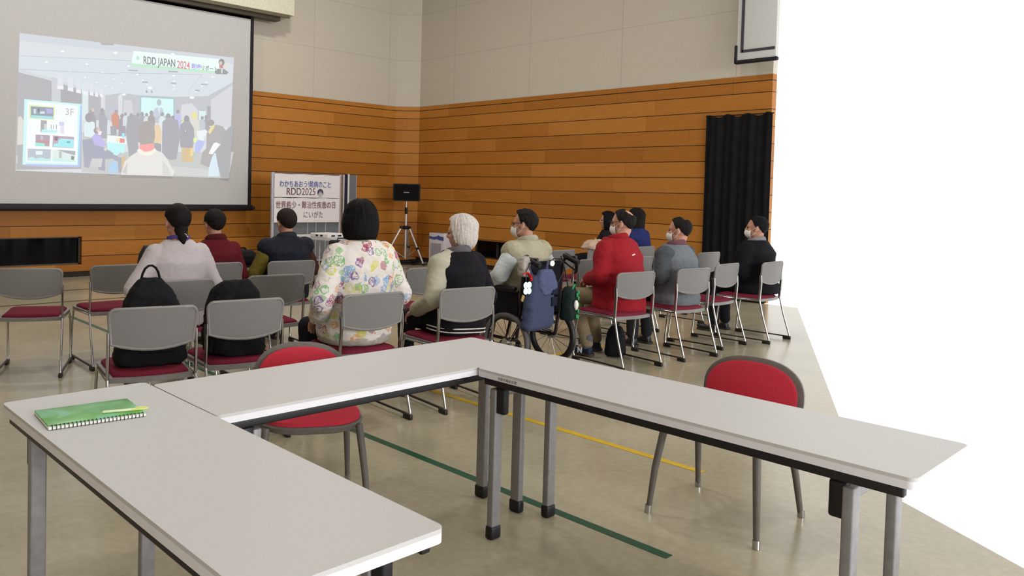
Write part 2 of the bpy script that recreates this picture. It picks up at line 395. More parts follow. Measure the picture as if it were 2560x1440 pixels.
# the projected picture: flat shapes of light on the cloth
PIC = """e2e6ea:3.25 3.472,6.614 3.549,6.534 1.538,3.207 1.559;d9dfe4:3.25 3.472,6.614 3.549,6.609 3.442,3.245 3.372;dfe7ec:3.247 3.162,4.859 3.294,5.785 3.153,6.599 3.176,6.589 2.923,4.993 2.791,4.437 2.72,3.742 2.843,3.243 2.974;bdbdc0:4.367 3.498,4.584 3.504,4.572 3.479,4.404 3.462;bfbfc1:3.238 2.951,3.576 2.91,3.797 2.854,4.448 2.733,4.501 2.356,4.116 2.328,4.118 1.613,3.212 1.571;d2d4d4:4.118 2.152,4.687 2.189,4.695 1.542,4.124 1.566;cfd2d0:4.691 1.887,6.638 1.982,6.541 1.538,4.695 1.548;d8dbd9:5.535 1.707,6.236 1.667,6.37 1.56,5.605 1.563;dcdfe4:3.243 2.974,3.797 2.877,4.448 2.745,4.449 2.709,3.797 2.832,3.576 2.876,3.238 2.929;d6d9dc:3.685 2.911,3.808 2.89,3.812 2.523,3.689 2.536;e4f0f0:4.111 2.823,4.21 2.816,4.209 2.335,4.116 2.328;e2e4e6:4.395 2.728,4.455 2.722,4.457 2.502,4.397 2.503;b9b9be:3.821 2.754,4.118 2.725,4.119 2.573,3.822 2.57;c2c2c4:4.217 2.735,4.389 2.704,4.393 2.372,4.221 2.359;e6e8f2:3.763 2.971,3.847 2.963,3.849 2.745,3.765 2.754;f4f6fa:3.764 2.8,3.848 2.797,3.849 2.751,3.765 2.754;e6e8f2:3.909 2.947,3.989 2.938,3.991 2.73,3.911 2.74;f4f6fa:3.911 2.786,3.99 2.782,3.991 2.736,3.911 2.74;e6e8f2:4.029 2.925,4.098 2.915,4.1 2.712,4.031 2.722;f4f6fa:4.031 2.769,4.1 2.764,4.1 2.718,4.031 2.722;e6e8f2:4.133 2.896,4.197 2.885,4.2 2.698,4.135 2.709;f4f6fa:4.135 2.756,4.199 2.75,4.199 2.704,4.135 2.709;e6e8f2:4.227 2.876,4.28 2.864,4.282 2.694,4.229 2.706;f4f6fa:4.228 2.753,4.281 2.747,4.282 2.7,4.229 2.706;e6e8f2:4.304 2.849,4.351 2.836,4.353 2.683,4.306 2.696;f4f6fa:4.305 2.743,4.353 2.736,4.353 2.689,4.306 2.696;e6e8f2:4.375 2.833,4.423 2.82,4.425 2.683,4.377 2.697;f4f6fa:4.376 2.744,4.424 2.737,4.425 2.689,4.377 2.697;cdced3:4.455 2.722,4.71 2.782,4.993 2.773,5.585 2.803,6.142 2.868,6.6 3.143,6.576 2.444,4.453 2.323;e4e6e8:4.655 2.729,4.704 2.781,4.724 2.705,4.715 2.403,4.666 2.399;dadce0:4.743 2.677,4.868 2.688,4.903 2.435,4.733 2.434;e0e2e6:5.689 2.686,5.862 2.727,5.969 2.627,5.971 2.466,5.659 2.443;dcdee2:6.201 2.809,6.593 3.096,6.577 2.378,6.209 2.386;b7b7bc:6.131 2.711,6.196 2.71,6.2 2.483,6.135 2.491;e4f4f4:5.99 2.622,6.111 2.632,6.114 2.476,5.993 2.467;bdbdc2:6.004 2.636,6.103 2.644,6.104 2.625,6.004 2.617;b9d0d6:4.993 2.773,5.572 2.789,5.57 2.486,4.998 2.455;defcfc:5.019 2.744,5.545 2.762,5.549 2.491,5.017 2.462;c4ccd2:5.345 2.694,5.342 2.672,5.331 2.653,5.315 2.642,5.298 2.641,5.282 2.649,5.271 2.666,5.266 2.687,5.27 2.709,5.281 2.727,5.296 2.738,5.314 2.739,5.33 2.731,5.341 2.715;cfd6e2:5.191 2.463,5.229 2.584,5.274 2.613,5.34 2.618,5.373 2.59,5.402 2.48;dff0f4:5.287 2.614,5.327 2.617,5.315 2.504;fdffff:3.855 3.296,3.849 3.286,3.835 3.279,3.818 3.277,3.804 3.281,3.799 3.289,3.804 3.299,3.818 3.307,3.835 3.309,3.849 3.305;fdffff:3.634 3.115,3.63 3.107,3.619 3.101,3.605 3.1,3.594 3.103,3.59 3.11,3.594 3.117,3.605 3.123,3.619 3.125,3.63 3.122;fdffff:4.206 3.155,4.202 3.147,4.19 3.141,4.176 3.139,4.164 3.142,4.159 3.149,4.164 3.158,4.175 3.164,4.19 3.165,4.202 3.162;fdffff:3.956 3.021,3.953 3.014,3.943 3.009,3.93 3.008,3.921 3.011,3.917 3.017,3.92 3.024,3.93 3.029,3.943 3.03,3.953 3.027;fdffff:4.436 3.058,4.432 3.051,4.421 3.046,4.408 3.044,4.398 3.047,4.394 3.053,4.398 3.06,4.408 3.066,4.421 3.067,4.431 3.064;fdffff:4.173 2.958,4.17 2.952,4.161 2.948,4.15 2.947,4.142 2.949,4.138 2.955,4.142 2.961,4.15 2.965,4.161 2.966,4.17 2.964;fdffff:4.348 2.907,4.345 2.902,4.337 2.898,4.328 2.897,4.321 2.899,4.318 2.903,4.321 2.909,4.328 2.912,4.337 2.913,4.345 2.911;fdffff:4.6 2.981,4.597 2.976,4.59 2.972,4.58 2.971,4.573 2.973,4.57 2.978,4.572 2.983,4.58 2.987,4.589 2.988,4.597 2.985;fdffff:4.48 2.867,4.477 2.862,4.47 2.858,4.46 2.857,4.453 2.859,4.45 2.864,4.453 2.869,4.46 2.873,4.469 2.874,4.477 2.871;fdffff:4.58 2.847,4.578 2.843,4.572 2.84,4.564 2.839,4.558 2.841,4.556 2.845,4.558 2.849,4.564 2.852,4.572 2.853,4.578 2.851;fdffff:4.973 3.088,4.969 3.081,4.958 3.075,4.944 3.074,4.933 3.077,4.929 3.083,4.933 3.091,4.944 3.096,4.957 3.098,4.969 3.095;fdffff:4.836 3.2,4.831 3.192,4.818 3.185,4.803 3.184,4.79 3.187,4.786 3.194,4.79 3.202,4.803 3.209,4.818 3.211,4.831 3.207;fdffff:4.724 2.928,4.721 2.923,4.713 2.919,4.704 2.918,4.696 2.92,4.693 2.925,4.696 2.93,4.704 2.934,4.713 2.935,4.721 2.933;fdffff:5.569 3.136,5.565 3.128,5.553 3.122,5.539 3.121,5.527 3.124,5.522 3.13,5.527 3.138,5.538 3.144,5.553 3.145,5.565 3.142;fdffff:5.568 3.047,5.564 3.041,5.554 3.036,5.541 3.035,5.531 3.037,5.527 3.043,5.531 3.049,5.541 3.054,5.553 3.056,5.564 3.053;fdffff:5.565 2.978,5.562 2.972,5.554 2.968,5.543 2.967,5.535 2.97,5.532 2.974,5.535 2.98,5.543 2.984,5.553 2.985,5.562 2.983;fdffff:5.566 2.927,5.563 2.922,5.555 2.918,5.544 2.917,5.536 2.919,5.532 2.924,5.535 2.93,5.544 2.934,5.554 2.935,5.563 2.932;fdffff:6.248 3.191,6.244 3.183,6.231 3.177,6.215 3.175,6.203 3.179,6.198 3.185,6.202 3.193,6.215 3.199,6.231 3.201,6.243 3.198;fdffff:6.131 3.087,6.127 3.081,6.117 3.076,6.103 3.074,6.093 3.077,6.088 3.083,6.092 3.09,6.103 3.095,6.116 3.096,6.127 3.093;fdffff:6.05 3.021,6.047 3.015,6.038 3.011,6.027 3.01,6.018 3.012,6.015 3.017,6.018 3.023,6.027 3.027,6.038 3.028,6.047 3.026;fdffff:5.946 2.92,5.943 2.915,5.934 2.911,5.923 2.91,5.914 2.912,5.911 2.917,5.914 2.922,5.923 2.926,5.934 2.928,5.942 2.925;fdffff:5.06 3.012,5.057 3.006,5.047 3.001,5.035 3,5.026 3.002,5.022 3.008,5.025 3.014,5.035 3.019,5.047 3.02,5.056 3.018;fdffff:5.122 2.951,5.119 2.946,5.111 2.942,5.101 2.941,5.093 2.943,5.09 2.948,5.093 2.953,5.101 2.957,5.111 2.958,5.119 2.956;fdffff:5.191 2.909,5.184 2.896,5.164 2.887,5.14 2.884,5.121 2.89,5.113 2.901,5.121 2.914,5.14 2.923,5.164 2.925,5.183 2.92;fdffff:4.773 2.764,4.767 2.754,4.751 2.746,4.732 2.744,4.717 2.749,4.711 2.758,4.716 2.768,4.732 2.776,4.751 2.778,4.767 2.773;fdffff:5.902 2.82,5.894 2.807,5.873 2.797,5.848 2.795,5.827 2.801,5.818 2.812,5.826 2.825,5.847 2.835,5.873 2.837,5.894 2.832;fdffff:4.635 3.374,4.629 3.363,4.614 3.355,4.595 3.353,4.58 3.357,4.574 3.366,4.58 3.376,4.595 3.384,4.614 3.387,4.629 3.383;fdffff:5.554 3.473,5.548 3.462,5.531 3.454,5.51 3.451,5.493 3.455,5.487 3.464,5.493 3.475,5.51 3.484,5.53 3.486,5.547 3.482;b9bdc0:4.805 3.142,4.956 3.153,4.956 3.135,4.805 3.124;b9bdc0:5.451 3.198,5.612 3.21,5.613 3.191,5.451 3.179;b9bdc0:5.029 2.99,5.119 2.994,5.119 2.975,5.029 2.972;b9bdc0:5.494 3.021,5.588 3.024,5.589 3.005,5.494 3.002;b9bdc0:6.018 3.056,6.132 3.062,6.132 3.042,6.018 3.037;b9bdc0:5.914 2.949,5.998 2.951,5.999 2.932,5.914 2.93;c3cbce:3.247 3.162,4.847 3.286,4.847 3.279,3.247 3.156;c3cbce:3.254 2.975,4.676 3.067,4.676 3.06,3.254 2.968;c3cbce:6.029 3.206,5.789 2.911,5.789 2.904,6.029 3.198;c3cbce:4.675 3.085,6.029 3.206,6.029 3.198,4.676 3.078;b0b4bb:5.082 2.842,5.101 2.863,5.121 2.828,5.095 2.819;b0b4bb:5.166 2.863,5.192 2.859,5.192 2.829,5.173 2.827;c9f2d3:4.859 3.294,6.316 3.29,6.287 3.247,4.842 3.201;f2fffb:4.883 3.436,6.363 3.491,6.33 3.285,4.854 3.245;c5f0dc:4.979 3.339,4.977 3.325,4.97 3.314,4.96 3.307,4.948 3.305,4.938 3.31,4.931 3.32,4.928 3.332,4.931 3.346,4.937 3.357,4.948 3.365,4.959 3.366,4.969 3.361,4.976 3.352;a29d9b:6.434 3.448,6.429 3.421,6.414 3.399,6.392 3.385,6.368 3.382,6.345 3.391,6.33 3.409,6.324 3.434,6.329 3.46,6.344 3.483,6.365 3.497,6.39 3.5,6.412 3.491,6.428 3.472;e0d3cc:6.394 3.43,6.391 3.415,6.383 3.403,6.371 3.395,6.358 3.393,6.347 3.398,6.338 3.409,6.335 3.423,6.338 3.437,6.346 3.449,6.357 3.457,6.37 3.459,6.382 3.454,6.39 3.443;d99aa0:6.336 3.39,6.409 3.392,6.403 3.345,6.344 3.345;a8aaa8:6.251 3.269,6.315 3.329,6.425 3.341,6.515 3.292,6.471 3.255,6.28 3.24;e4e6e4:6.373 3.335,6.403 3.339,6.397 3.26,6.375 3.257;e6e8d8:6.438 3.435,6.482 3.466,6.506 3.377,6.447 3.357;e6e4dc:3.233 2.307,3.27 2.321,3.307 2.268,3.299 1.932,3.225 1.917;d8d4d0:3.216 1.771,3.232 1.772,3.233 1.661,3.217 1.66;d8fbfb:3.315 2.564,4.108 2.561,4.089 1.653,3.296 1.646;b9d2f6:4.091 2.548,4.114 2.55,4.095 1.642,4.06 1.658;c9ccf4:3.349 1.66,4.083 1.665,4.083 1.635,3.533 1.627,3.328 1.636;fafefe:3.358 2.54,4.056 2.533,4.048 1.693,3.338 1.682;ebf6c4:3.38 2.492,3.734 2.488,3.724 2.299,3.376 2.295;a5aeba:3.401 2.471,3.712 2.475,3.708 2.309,3.402 2.308;b6e8ec:3.413 2.349,3.707 2.349,3.708 2.309,3.402 2.308;c2c0e6:3.607 2.455,3.701 2.451,3.701 2.388,3.619 2.387;dfe4e8:3.439 2.435,3.471 2.438,3.472 2.37,3.44 2.368;e4e8ec:3.526 2.408,3.591 2.414,3.591 2.38,3.526 2.374;7f8790:3.498 2.451,3.514 2.453,3.515 2.396,3.499 2.395;b6bab8:3.538 2.285,3.62 2.285,3.616 2.114,3.534 2.115;dcdedb:3.582 2.237,3.615 2.239,3.615 2.148,3.583 2.146;a6aaa8:3.676 2.232,3.685 2.233,3.686 2.17,3.677 2.17;a6aaa8:3.71 2.235,3.718 2.235,3.719 2.172,3.71 2.172;a6aaa8:3.748 2.237,3.757 2.238,3.758 2.175,3.749 2.174;dcd8f2:3.792 2.281,3.859 2.28,3.86 2.222,3.792 2.223;ebe6f6:3.809 2.213,3.86 2.222,3.861 2.107,3.81 2.121;ccf6f8:3.55 2.155,3.765 2.158,3.76 2.118,3.539 2.109;c2b4be:3.469 2.077,3.666 2.078,3.656 1.917,3.465 1.918;cfa6ac:3.475 1.998,3.65 1.997,3.65 1.951,3.475 1.953;aef0e2:3.465 1.964,3.595 1.959,3.59 1.914,3.465 1.913;d8c8d0:3.573 2.038,3.571 2.023,3.565 2.011,3.556 2.004,3.546 2.003,3.537 2.009,3.531 2.021,3.529 2.035,3.531 2.05,3.537 2.062,3.546 2.069,3.555 2.07,3.564 2.064,3.57 2.052;cdb4c2:3.704 2.08,4.003 2.075,3.999 1.912,3.7 1.914;b4f2f6:3.783 2.016,3.816 2.041,3.998 2.04,3.999 1.918,3.711 1.92,3.717 1.961,3.772 1.969;8fc4cc:3.953 1.997,3.95 1.989,3.942 1.983,3.931 1.979,3.918 1.978,3.907 1.981,3.899 1.986,3.896 1.994,3.899 2.001,3.906 2.008,3.918 2.012,3.93 2.012,3.942 2.01,3.95 2.004;9a8f9a:3.727 2.064,3.783 2.062,3.761 2.003,3.727 2.013;c6cdd6:3.363 1.874,3.679 1.878,3.675 1.707,3.365 1.711;eefcfc:3.471 1.845,3.563 1.85,3.564 1.799,3.471 1.794;ccf2f0:3.37 1.745,3.423 1.764,3.477 1.738,3.553 1.758,3.63 1.739,3.674 1.752,3.675 1.707,3.365 1.705;e6f2ee:3.701 1.874,4.023 1.872,4.019 1.709,3.702 1.708;bcbcbe:3.762 1.877,4.023 1.872,4.018 1.808,3.892 1.837;d4f6f2:3.702 1.748,4.018 1.744,4.019 1.709,3.702 1.708;c6cccc:3.79 1.855,3.829 1.851,3.83 1.759,3.791 1.763;9aa2a0:3.966 1.8,4.012 1.79,4.001 1.737,3.961 1.747;b2b0b3:4.293 2.459,4.288 2.435,4.271 2.419,4.251 2.417,4.235 2.431,4.229 2.454,4.235 2.478,4.251 2.494,4.271 2.495,4.287 2.482;b4b0b4:4.239 2.422,4.284 2.426,4.321 2.377,4.324 2.107,4.207 2.099,4.204 2.368;b2b0b3:4.436 2.5,4.431 2.48,4.418 2.467,4.401 2.466,4.388 2.477,4.382 2.496,4.387 2.516,4.401 2.529,4.417 2.53,4.431 2.519;b6b8be:4.391 2.47,4.428 2.473,4.459 2.432,4.463 2.085,4.366 2.079,4.362 2.425;b2b0b3:4.452 2.43,4.448 2.412,4.436 2.401,4.421 2.4,4.409 2.409,4.404 2.426,4.408 2.444,4.42 2.456,4.435 2.457,4.447 2.447;e2e2e8:4.412 2.403,4.445 2.406,4.472 2.37,4.474 2.193,4.388 2.188,4.386 2.363;b2b0b3:4.649 2.494,4.644 2.474,4.63 2.46,4.613 2.459,4.6 2.47,4.594 2.489,4.599 2.509,4.613 2.523,4.63 2.524,4.644 2.513;d6a896:4.603 2.463,4.641 2.466,4.672 2.425,4.675 2.225,4.575 2.218,4.573 2.418;b2b0b3:4.746 2.435,4.74 2.413,4.725 2.398,4.706 2.396,4.69 2.409,4.684 2.43,4.69 2.453,4.705 2.468,4.724 2.469,4.74 2.457;b2b0b6:4.694 2.401,4.737 2.404,4.772 2.358,4.775 2.134,4.663 2.127,4.66 2.35;b2b0b3:4.786 2.469,4.782 2.453,4.771 2.442,4.758 2.441,4.747 2.45,4.742 2.465,4.746 2.481,4.757 2.491,4.77 2.492,4.782 2.484;dfe4e8:4.749 2.444,4.78 2.447,4.804 2.415,4.806 2.288,4.727 2.283,4.726 2.409;b2b0b3:4.886 2.458,4.881 2.438,4.867 2.424,4.85 2.423,4.836 2.434,4.83 2.454,4.835 2.474,4.849 2.488,4.866 2.489,4.881 2.478;bdc0c6:4.839 2.427,4.878 2.43,4.91 2.389,4.914 2.124,4.812 2.118,4.808 2.381;b2b0b3:4.994 2.473,4.989 2.452,4.975 2.439,4.957 2.437,4.943 2.449,4.937 2.468,4.942 2.489,4.956 2.502,4.974 2.504,4.988 2.492;c6c8ce:4.946 2.441,4.986 2.445,5.018 2.403,5.021 2.229,4.918 2.222,4.915 2.395;b2b0b3:5.058 2.49,5.053 2.47,5.039 2.456,5.021 2.455,5.006 2.466,5 2.486,5.006 2.506,5.02 2.52,5.038 2.521,5.052 2.51;b6b8be:5.009 2.459,5.05 2.462,5.082 2.42,5.086 2.184,4.982 2.178,4.978 2.412;b2b0b3:5.126 2.483,5.121 2.465,5.108 2.453,5.092 2.451,5.079 2.462,5.074 2.479,5.079 2.497,5.092 2.509,5.108 2.511,5.121 2.501;e4e8ea:5.082 2.455,5.118 2.458,5.148 2.421,5.15 2.238,5.057 2.232,5.055 2.414;b2b0b3:5.21 2.521,5.204 2.498,5.188 2.482,5.168 2.481,5.151 2.493,5.145 2.515,5.151 2.538,5.167 2.554,5.187 2.555,5.203 2.543;b4b0b2:5.155 2.485,5.201 2.489,5.237 2.442,5.242 2.15,5.124 2.143,5.12 2.433;b2b0b3:5.385 2.51,5.379 2.489,5.365 2.475,5.346 2.474,5.331 2.485,5.325 2.505,5.33 2.526,5.345 2.54,5.364 2.541,5.379 2.53;e4f0f2:5.334 2.478,5.376 2.481,5.41 2.438,5.414 2.136,5.307 2.13,5.302 2.43;b2b0b3:5.499 2.487,5.491 2.457,5.469 2.437,5.442 2.435,5.421 2.452,5.412 2.481,5.42 2.511,5.441 2.531,5.468 2.533,5.49 2.516;b9b9bf:5.425 2.441,5.486 2.445,5.535 2.384,5.542 1.985,5.385 1.977,5.379 2.372;b2b0b3:5.584 2.456,5.575 2.423,5.552 2.401,5.523 2.399,5.499 2.417,5.489 2.449,5.498 2.482,5.521 2.503,5.55 2.505,5.574 2.487;b9b9bf:5.504 2.406,5.57 2.411,5.624 2.344,5.63 1.952,5.46 1.943,5.454 2.332;b2b0b3:5.647 2.575,5.641 2.553,5.626 2.539,5.607 2.538,5.592 2.55,5.585 2.57,5.591 2.591,5.606 2.605,5.625 2.607,5.64 2.595;ccccf0:5.595 2.542,5.638 2.545,5.672 2.503,5.676 2.26,5.566 2.252,5.562 2.494;b2b0b3:6.145 2.524,6.139 2.502,6.123 2.488,6.103 2.487,6.087 2.498,6.081 2.519,6.086 2.541,6.102 2.555,6.122 2.557,6.138 2.545;b4b4ba:6.091 2.491,6.136 2.494,6.172 2.45,6.176 2.266,6.06 2.259,6.056 2.442;b2b0b3:6.07 2.505,6.065 2.486,6.051 2.473,6.033 2.472,6.019 2.483,6.013 2.501,6.018 2.52,6.032 2.533,6.05 2.534,6.064 2.524;cfd4da:6.022 2.476,6.062 2.479,6.094 2.44,6.098 2.248,5.995 2.242,5.992 2.432;e4e2da:5.838 2.456,5.879 2.51,5.935 2.515,5.986 2.454,6.012 2.178,5.829 2.167;eee8ae:5.956 2.535,5.951 2.51,5.936 2.489,5.913 2.476,5.888 2.474,5.866 2.483,5.85 2.502,5.844 2.527,5.849 2.552,5.864 2.573,5.887 2.586,5.911 2.588,5.934 2.579,5.95 2.56;eee8ae:5.673 2.412,5.714 2.447,5.742 2.398,5.695 2.331;e2c9a2:5.679 2.063,5.894 2.074,5.892 1.785,5.704 1.777;d8cdb4:5.72 2.052,5.755 2.054,5.745 1.785,5.725 1.784;f0e2a4:5.846 2.008,5.888 2.01,5.89 1.881,5.834 1.879;aeacb0:5.817 2.467,5.813 2.439,5.8 2.416,5.781 2.402,5.759 2.401,5.739 2.411,5.726 2.433,5.72 2.46,5.725 2.488,5.738 2.511,5.757 2.525,5.778 2.526,5.798 2.516,5.812 2.494;b4b4ba:5.66 2.366,5.728 2.429,5.825 2.429,5.896 2.332,5.914 2.14,5.874 2.009,5.666 2.011,5.649 2.22;f4f6f8:5.744 2.283,5.761 2.284,5.762 2.268,5.744 2.267;b7b7bd:4.796 2.427,4.87 2.475,4.972 2.44,4.988 2.209,4.969 1.778,4.829 1.821,4.774 2.195;b7b7bd:5.357 2.389,5.442 2.464,5.618 2.439,5.663 2.189,5.601 1.817,5.499 1.8,5.358 1.845;e6f6f8:4.146 2.283,4.215 2.335,4.298 2.306,4.307 2.076,4.148 2.096;b0aeb0:4.274 2.375,4.268 2.344,4.252 2.318,4.229 2.303,4.203 2.301,4.179 2.313,4.163 2.336,4.156 2.366,4.162 2.397,4.178 2.423,4.201 2.438,4.227 2.44,4.251 2.428,4.268 2.405;e0cfc8:4.296 2.489,4.294 2.476,4.287 2.465,4.278 2.459,4.268 2.458,4.258 2.463,4.251 2.472,4.249 2.485,4.251 2.498,4.258 2.509,4.267 2.515,4.277 2.516,4.287 2.511,4.294 2.501;b9b9c2:4.386 2.407,4.44 2.441,4.489 2.379,4.48 2.086,4.384 2.081;e6e8ee:4.489 2.356,4.538 2.347,4.546 2.15,4.486 2.146;b4b4ba:4.533 2.269,4.637 2.276,4.626 2.137,4.541 2.132;dca896:4.543 2.419,4.585 2.471,4.646 2.463,4.661 2.308,4.563 2.277;f8fcfc:4.492 2.129,4.762 2.121,4.789 2.014,4.481 2.009;cdfbfb:4.487 2.027,4.776 2.013,4.741 1.866,4.691 1.887,4.618 1.812,4.495 1.902;f8f2cc:4.626 2.101,4.682 2.104,4.67 2.031,4.621 2.035;eaa6a4:4.682 2.098,4.757 2.091,4.757 2.03,4.677 2.026;b0f2fa:4.712 2.173,4.755 2.176,4.756 2.109,4.713 2.106;b6b7c4:4.119 2.035,4.265 2.073,4.458 1.936,4.58 1.87,4.594 1.786,4.46 1.769,4.462 1.589,4.366 1.61,4.329 1.739,4.246 1.736,4.223 1.629,4.153 1.638;d8dad8:4.257 1.772,4.424 1.779,4.401 1.647,4.27 1.654;c9c4f2:4.253 2.09,4.312 2.141,4.384 2.122,4.47 1.984,4.434 1.946,4.302 1.975;b4acb0:4.389 2.194,4.384 2.173,4.369 2.155,4.348 2.145,4.324 2.143,4.302 2.151,4.287 2.167,4.282 2.187,4.287 2.208,4.301 2.225,4.323 2.236,4.347 2.237,4.368 2.229,4.383 2.214;e2c9c4:4.383 2.205,4.38 2.19,4.372 2.177,4.36 2.169,4.347 2.168,4.335 2.174,4.326 2.186,4.323 2.201,4.326 2.217,4.334 2.23,4.346 2.237,4.359 2.238,4.371 2.232,4.38 2.22;fbf4f6:4.347 2.185,4.407 2.183,4.39 2.123,4.354 2.132;ecdcd8:4.488 1.919,4.486 1.909,4.48 1.9,4.47 1.895,4.459 1.895,4.449 1.899,4.443 1.907,4.44 1.917,4.442 1.927,4.449 1.936,4.459 1.941,4.469 1.942,4.479 1.938,4.486 1.93;bfdaf4:4.517 1.567,4.528 1.7,4.588 1.75,4.643 1.734,4.658 1.572;e0c9a4:4.71 1.816,4.772 1.831,4.756 1.648,4.707 1.622;b9bac4:4.581 1.852,4.711 1.797,4.713 1.585,4.664 1.584,4.656 1.741,4.594 1.762;b4b3b8:5.223 2.069,5.342 2.044,5.344 1.888,5.399 1.796,5.225 1.926;f2d8ba:5.219 2.323,5.271 2.358,5.331 2.306,5.353 2.17,5.342 2.057,5.217 2.056;b9b3b0:4.963 2.207,5 2.32,5.076 2.387,5.166 2.387,5.226 2.323,5.241 2.163,5.217 2.037,5.004 2.013,4.971 2.085;e0dcd8:4.965 2.054,5.003 2.044,4.998 1.976,4.966 1.987;ecebe6:4.702 1.543,4.755 1.739,4.848 1.834,4.948 1.9,4.979 1.938,5.238 1.951,5.357 1.913,5.452 1.811,5.508 1.706,5.577 1.613,5.544 1.549;fbf6ea:4.948 1.924,4.985 1.963,5.238 1.976,5.271 1.934,5.187 1.868,5.096 1.845,5.006 1.866;fdb4b4:4.997 2.013,5.21 2.049,5.238 1.97,5.166 1.923,5.069 1.912,4.985 1.957;d8d6d2:4.72 1.586,4.805 1.735,4.795 1.551;dfdeda:5.366 1.795,5.468 1.673,5.51 1.554,5.369 1.556;bdbab9:6.124 2.282,6.18 2.364,6.295 2.411,6.413 2.393,6.489 2.306,6.463 2.106,6.424 1.839,6.309 1.67,6.019 1.757,6.051 1.953,6.115 2.008;b4b0ae:6.259 2.441,6.252 2.418,6.235 2.399,6.209 2.387,6.18 2.385,6.154 2.393,6.135 2.41,6.129 2.432,6.135 2.455,6.152 2.474,6.178 2.486,6.207 2.488,6.233 2.48,6.252 2.464;efe4ae:6.146 2.284,6.202 2.379,6.252 2.408,6.267 2.383,6.182 2.247;e8ccd0:6.01 2.262,6.081 2.279,6.111 2.229,6.04 2.199;f2f6fa:5.939 2.283,6.095 2.319,6.138 2.296,6.055 2.135,5.97 2.156;c4cdf4:5.922 2.089,5.97 2.143,6.098 2.125,6.071 2.071,6.002 1.951,5.917 1.934;f0fab8:5.892 2.171,5.941 2.187,5.956 2.129,5.915 2.088,5.886 2.113;fafcfc:6.25 2.107,6.301 2.123,6.375 2.094,6.232 1.923,6.159 1.932;e0f0f8:6.261 1.937,6.289 1.952,6.37 1.573,6.159 1.56,6.164 1.665,6.218 1.863;b6b7b8:6.445 2.303,6.532 2.388,6.606 2.433,6.541 1.538,6.392 1.547,6.306 1.867,6.31 1.999,6.389 2.088"""
pv, pf, pc = [], [], []
for k, it in enumerate(PIC.split(';')):
    c, pts = it.split(':'); c = lin(tuple(int(c[i:i + 2], 16) for i in (0, 2, 4))); o = len(pv)
    P_ = [tuple(float(q) for q in p.split()) for p in pts.split(',')]
    pv += [(x - 5.0, 11.79 - 11.8 - 0.00012 * k, z - 1.0) for x, z in P_]; pf.append(tuple(range(o, o + len(P_)))); pc += [c] * len(P_)
pm = bpy.data.meshes.new('projected_picture'); pm.from_pydata(pv, [], pf); pm.update()
ca = pm.color_attributes.new('Col', 'FLOAT_COLOR', 'CORNER'); 
for i, lp in enumerate(pm.loops): ca.data[i].color = pc[lp.vertex_index] + (1,)
m, t, b = new_mat('projected_light'); an = t.nodes.new('ShaderNodeAttribute'); an.attribute_name = 'Col'
b.inputs['Base Color'].default_value = (0, 0, 0, 1); b.inputs['Specular IOR Level'].default_value = 0.0
t.links.new(an.outputs['Color'], b.inputs['Emission Color']); b.inputs['Emission Strength'].default_value = 1.0
pm.materials.append(m); po = bpy.data.objects.new('projected_picture', pm); COL.objects.link(po); po.parent = scr
def ptext(body, x, z, size, c, sx=1.0, bold=0.0, tilt=0.02):
    r = Matrix.Rotation(-tilt, 3, 'Y') @ ROT_BACK
    text('picture_lettering', body, size, (x - 5, -0.0385, z - 1), r, emit('light_%02x%02x%02x' % c, c), scr, sx=sx, bold=bold)
ptext('RDD JAPAN', 5.03, 3.258, 0.165, (136, 140, 143), 0.615, 0.003)
ptext('2024', 5.585, 3.256, 0.17, (226, 138, 150), 0.66, 0.002)
ptext('現場', 5.83, 3.275, 0.095, (164, 164, 236), 0.9, 0.002)
ptext('リポート', 5.995, 3.278, 0.09, (132, 140, 142), 0.86, 0.0015)
ptext('3F', 3.865, 2.385, 0.14, (196, 198, 200), 0.95, 0.001, 0.0)

# ------------------------------------------------------------------ backboard, curtain
bb = thing('basketball_backboard', 'white basketball backboard with dark outline and padded lower corner, high on the wall', 'backboard', (10.46, 4.9, 3.2))
M_BB = mat('backboard_white', (192, 194, 190), 0.5, var=0.03)
g = MB(); g.rbox((0.05, 0.0, 0.72), (0.04, 0.52, 1.35), 0.006); g.build('board', M_BB, bb)
g = MB()
g.box((0.026, 0.185, 0.775), (0.012, 0.035, 1.25)); g.box((0.026, -0.03, 0.165), (0.012, 0.43, 0.035)); g.build('outline', mat('board_line', (58, 54, 62), 0.5), bb, smooth=False)
g = MB(); g.rbox((0.05, 0.0, 0.028), (0.07, 0.56, 0.05), 0.015); g.rbox((0.05, 0.268, 0.13), (0.07, 0.04, 0.25), 0.015); g.build('edge_pad', M_BLK, bb)
for bz in (0.5, 1.1):
    g = MB(); g.tube([(0.07, 0.0, bz), (0.288, 0.0, bz)], 0.03); g.build('wall_bracket', mat('bracket_steel', (90, 90, 92), 0.4, 0.7), bb)
cu = MB(); M_CUR = mat('black_curtain', (22, 22, 23), 0.9, var=0.25, scale=8, bump=0.2)
n = 90; rows = 14; y0, y1 = 5.66, 4.74
vs = []; fs = []
for side in (0, 1):
    for j in range(rows + 1):
        for i in range(n + 1):
            u = i / n; y = y0 + (y1 - y0) * u; vv = j / rows
            tz = 2.56 + 0.018 * math.sin(u * 21) - 0.03 * (u > 0.02) * abs(math.sin(u * 10.5)) 
            z = 0.02 + (tz - 0.02) * (1 - vv)
            x = 10.70 - side * 0.012 + 0.022 * math.sin(u * 52 + 0.6 * math.sin(vv * 3)) * (0.35 + 0.65 * vv) + 0.012 * math.sin(u * 23 + 1)
            vs.append((x - 10.7, y - 5.2, z))
k = (rows + 1) * (n + 1)
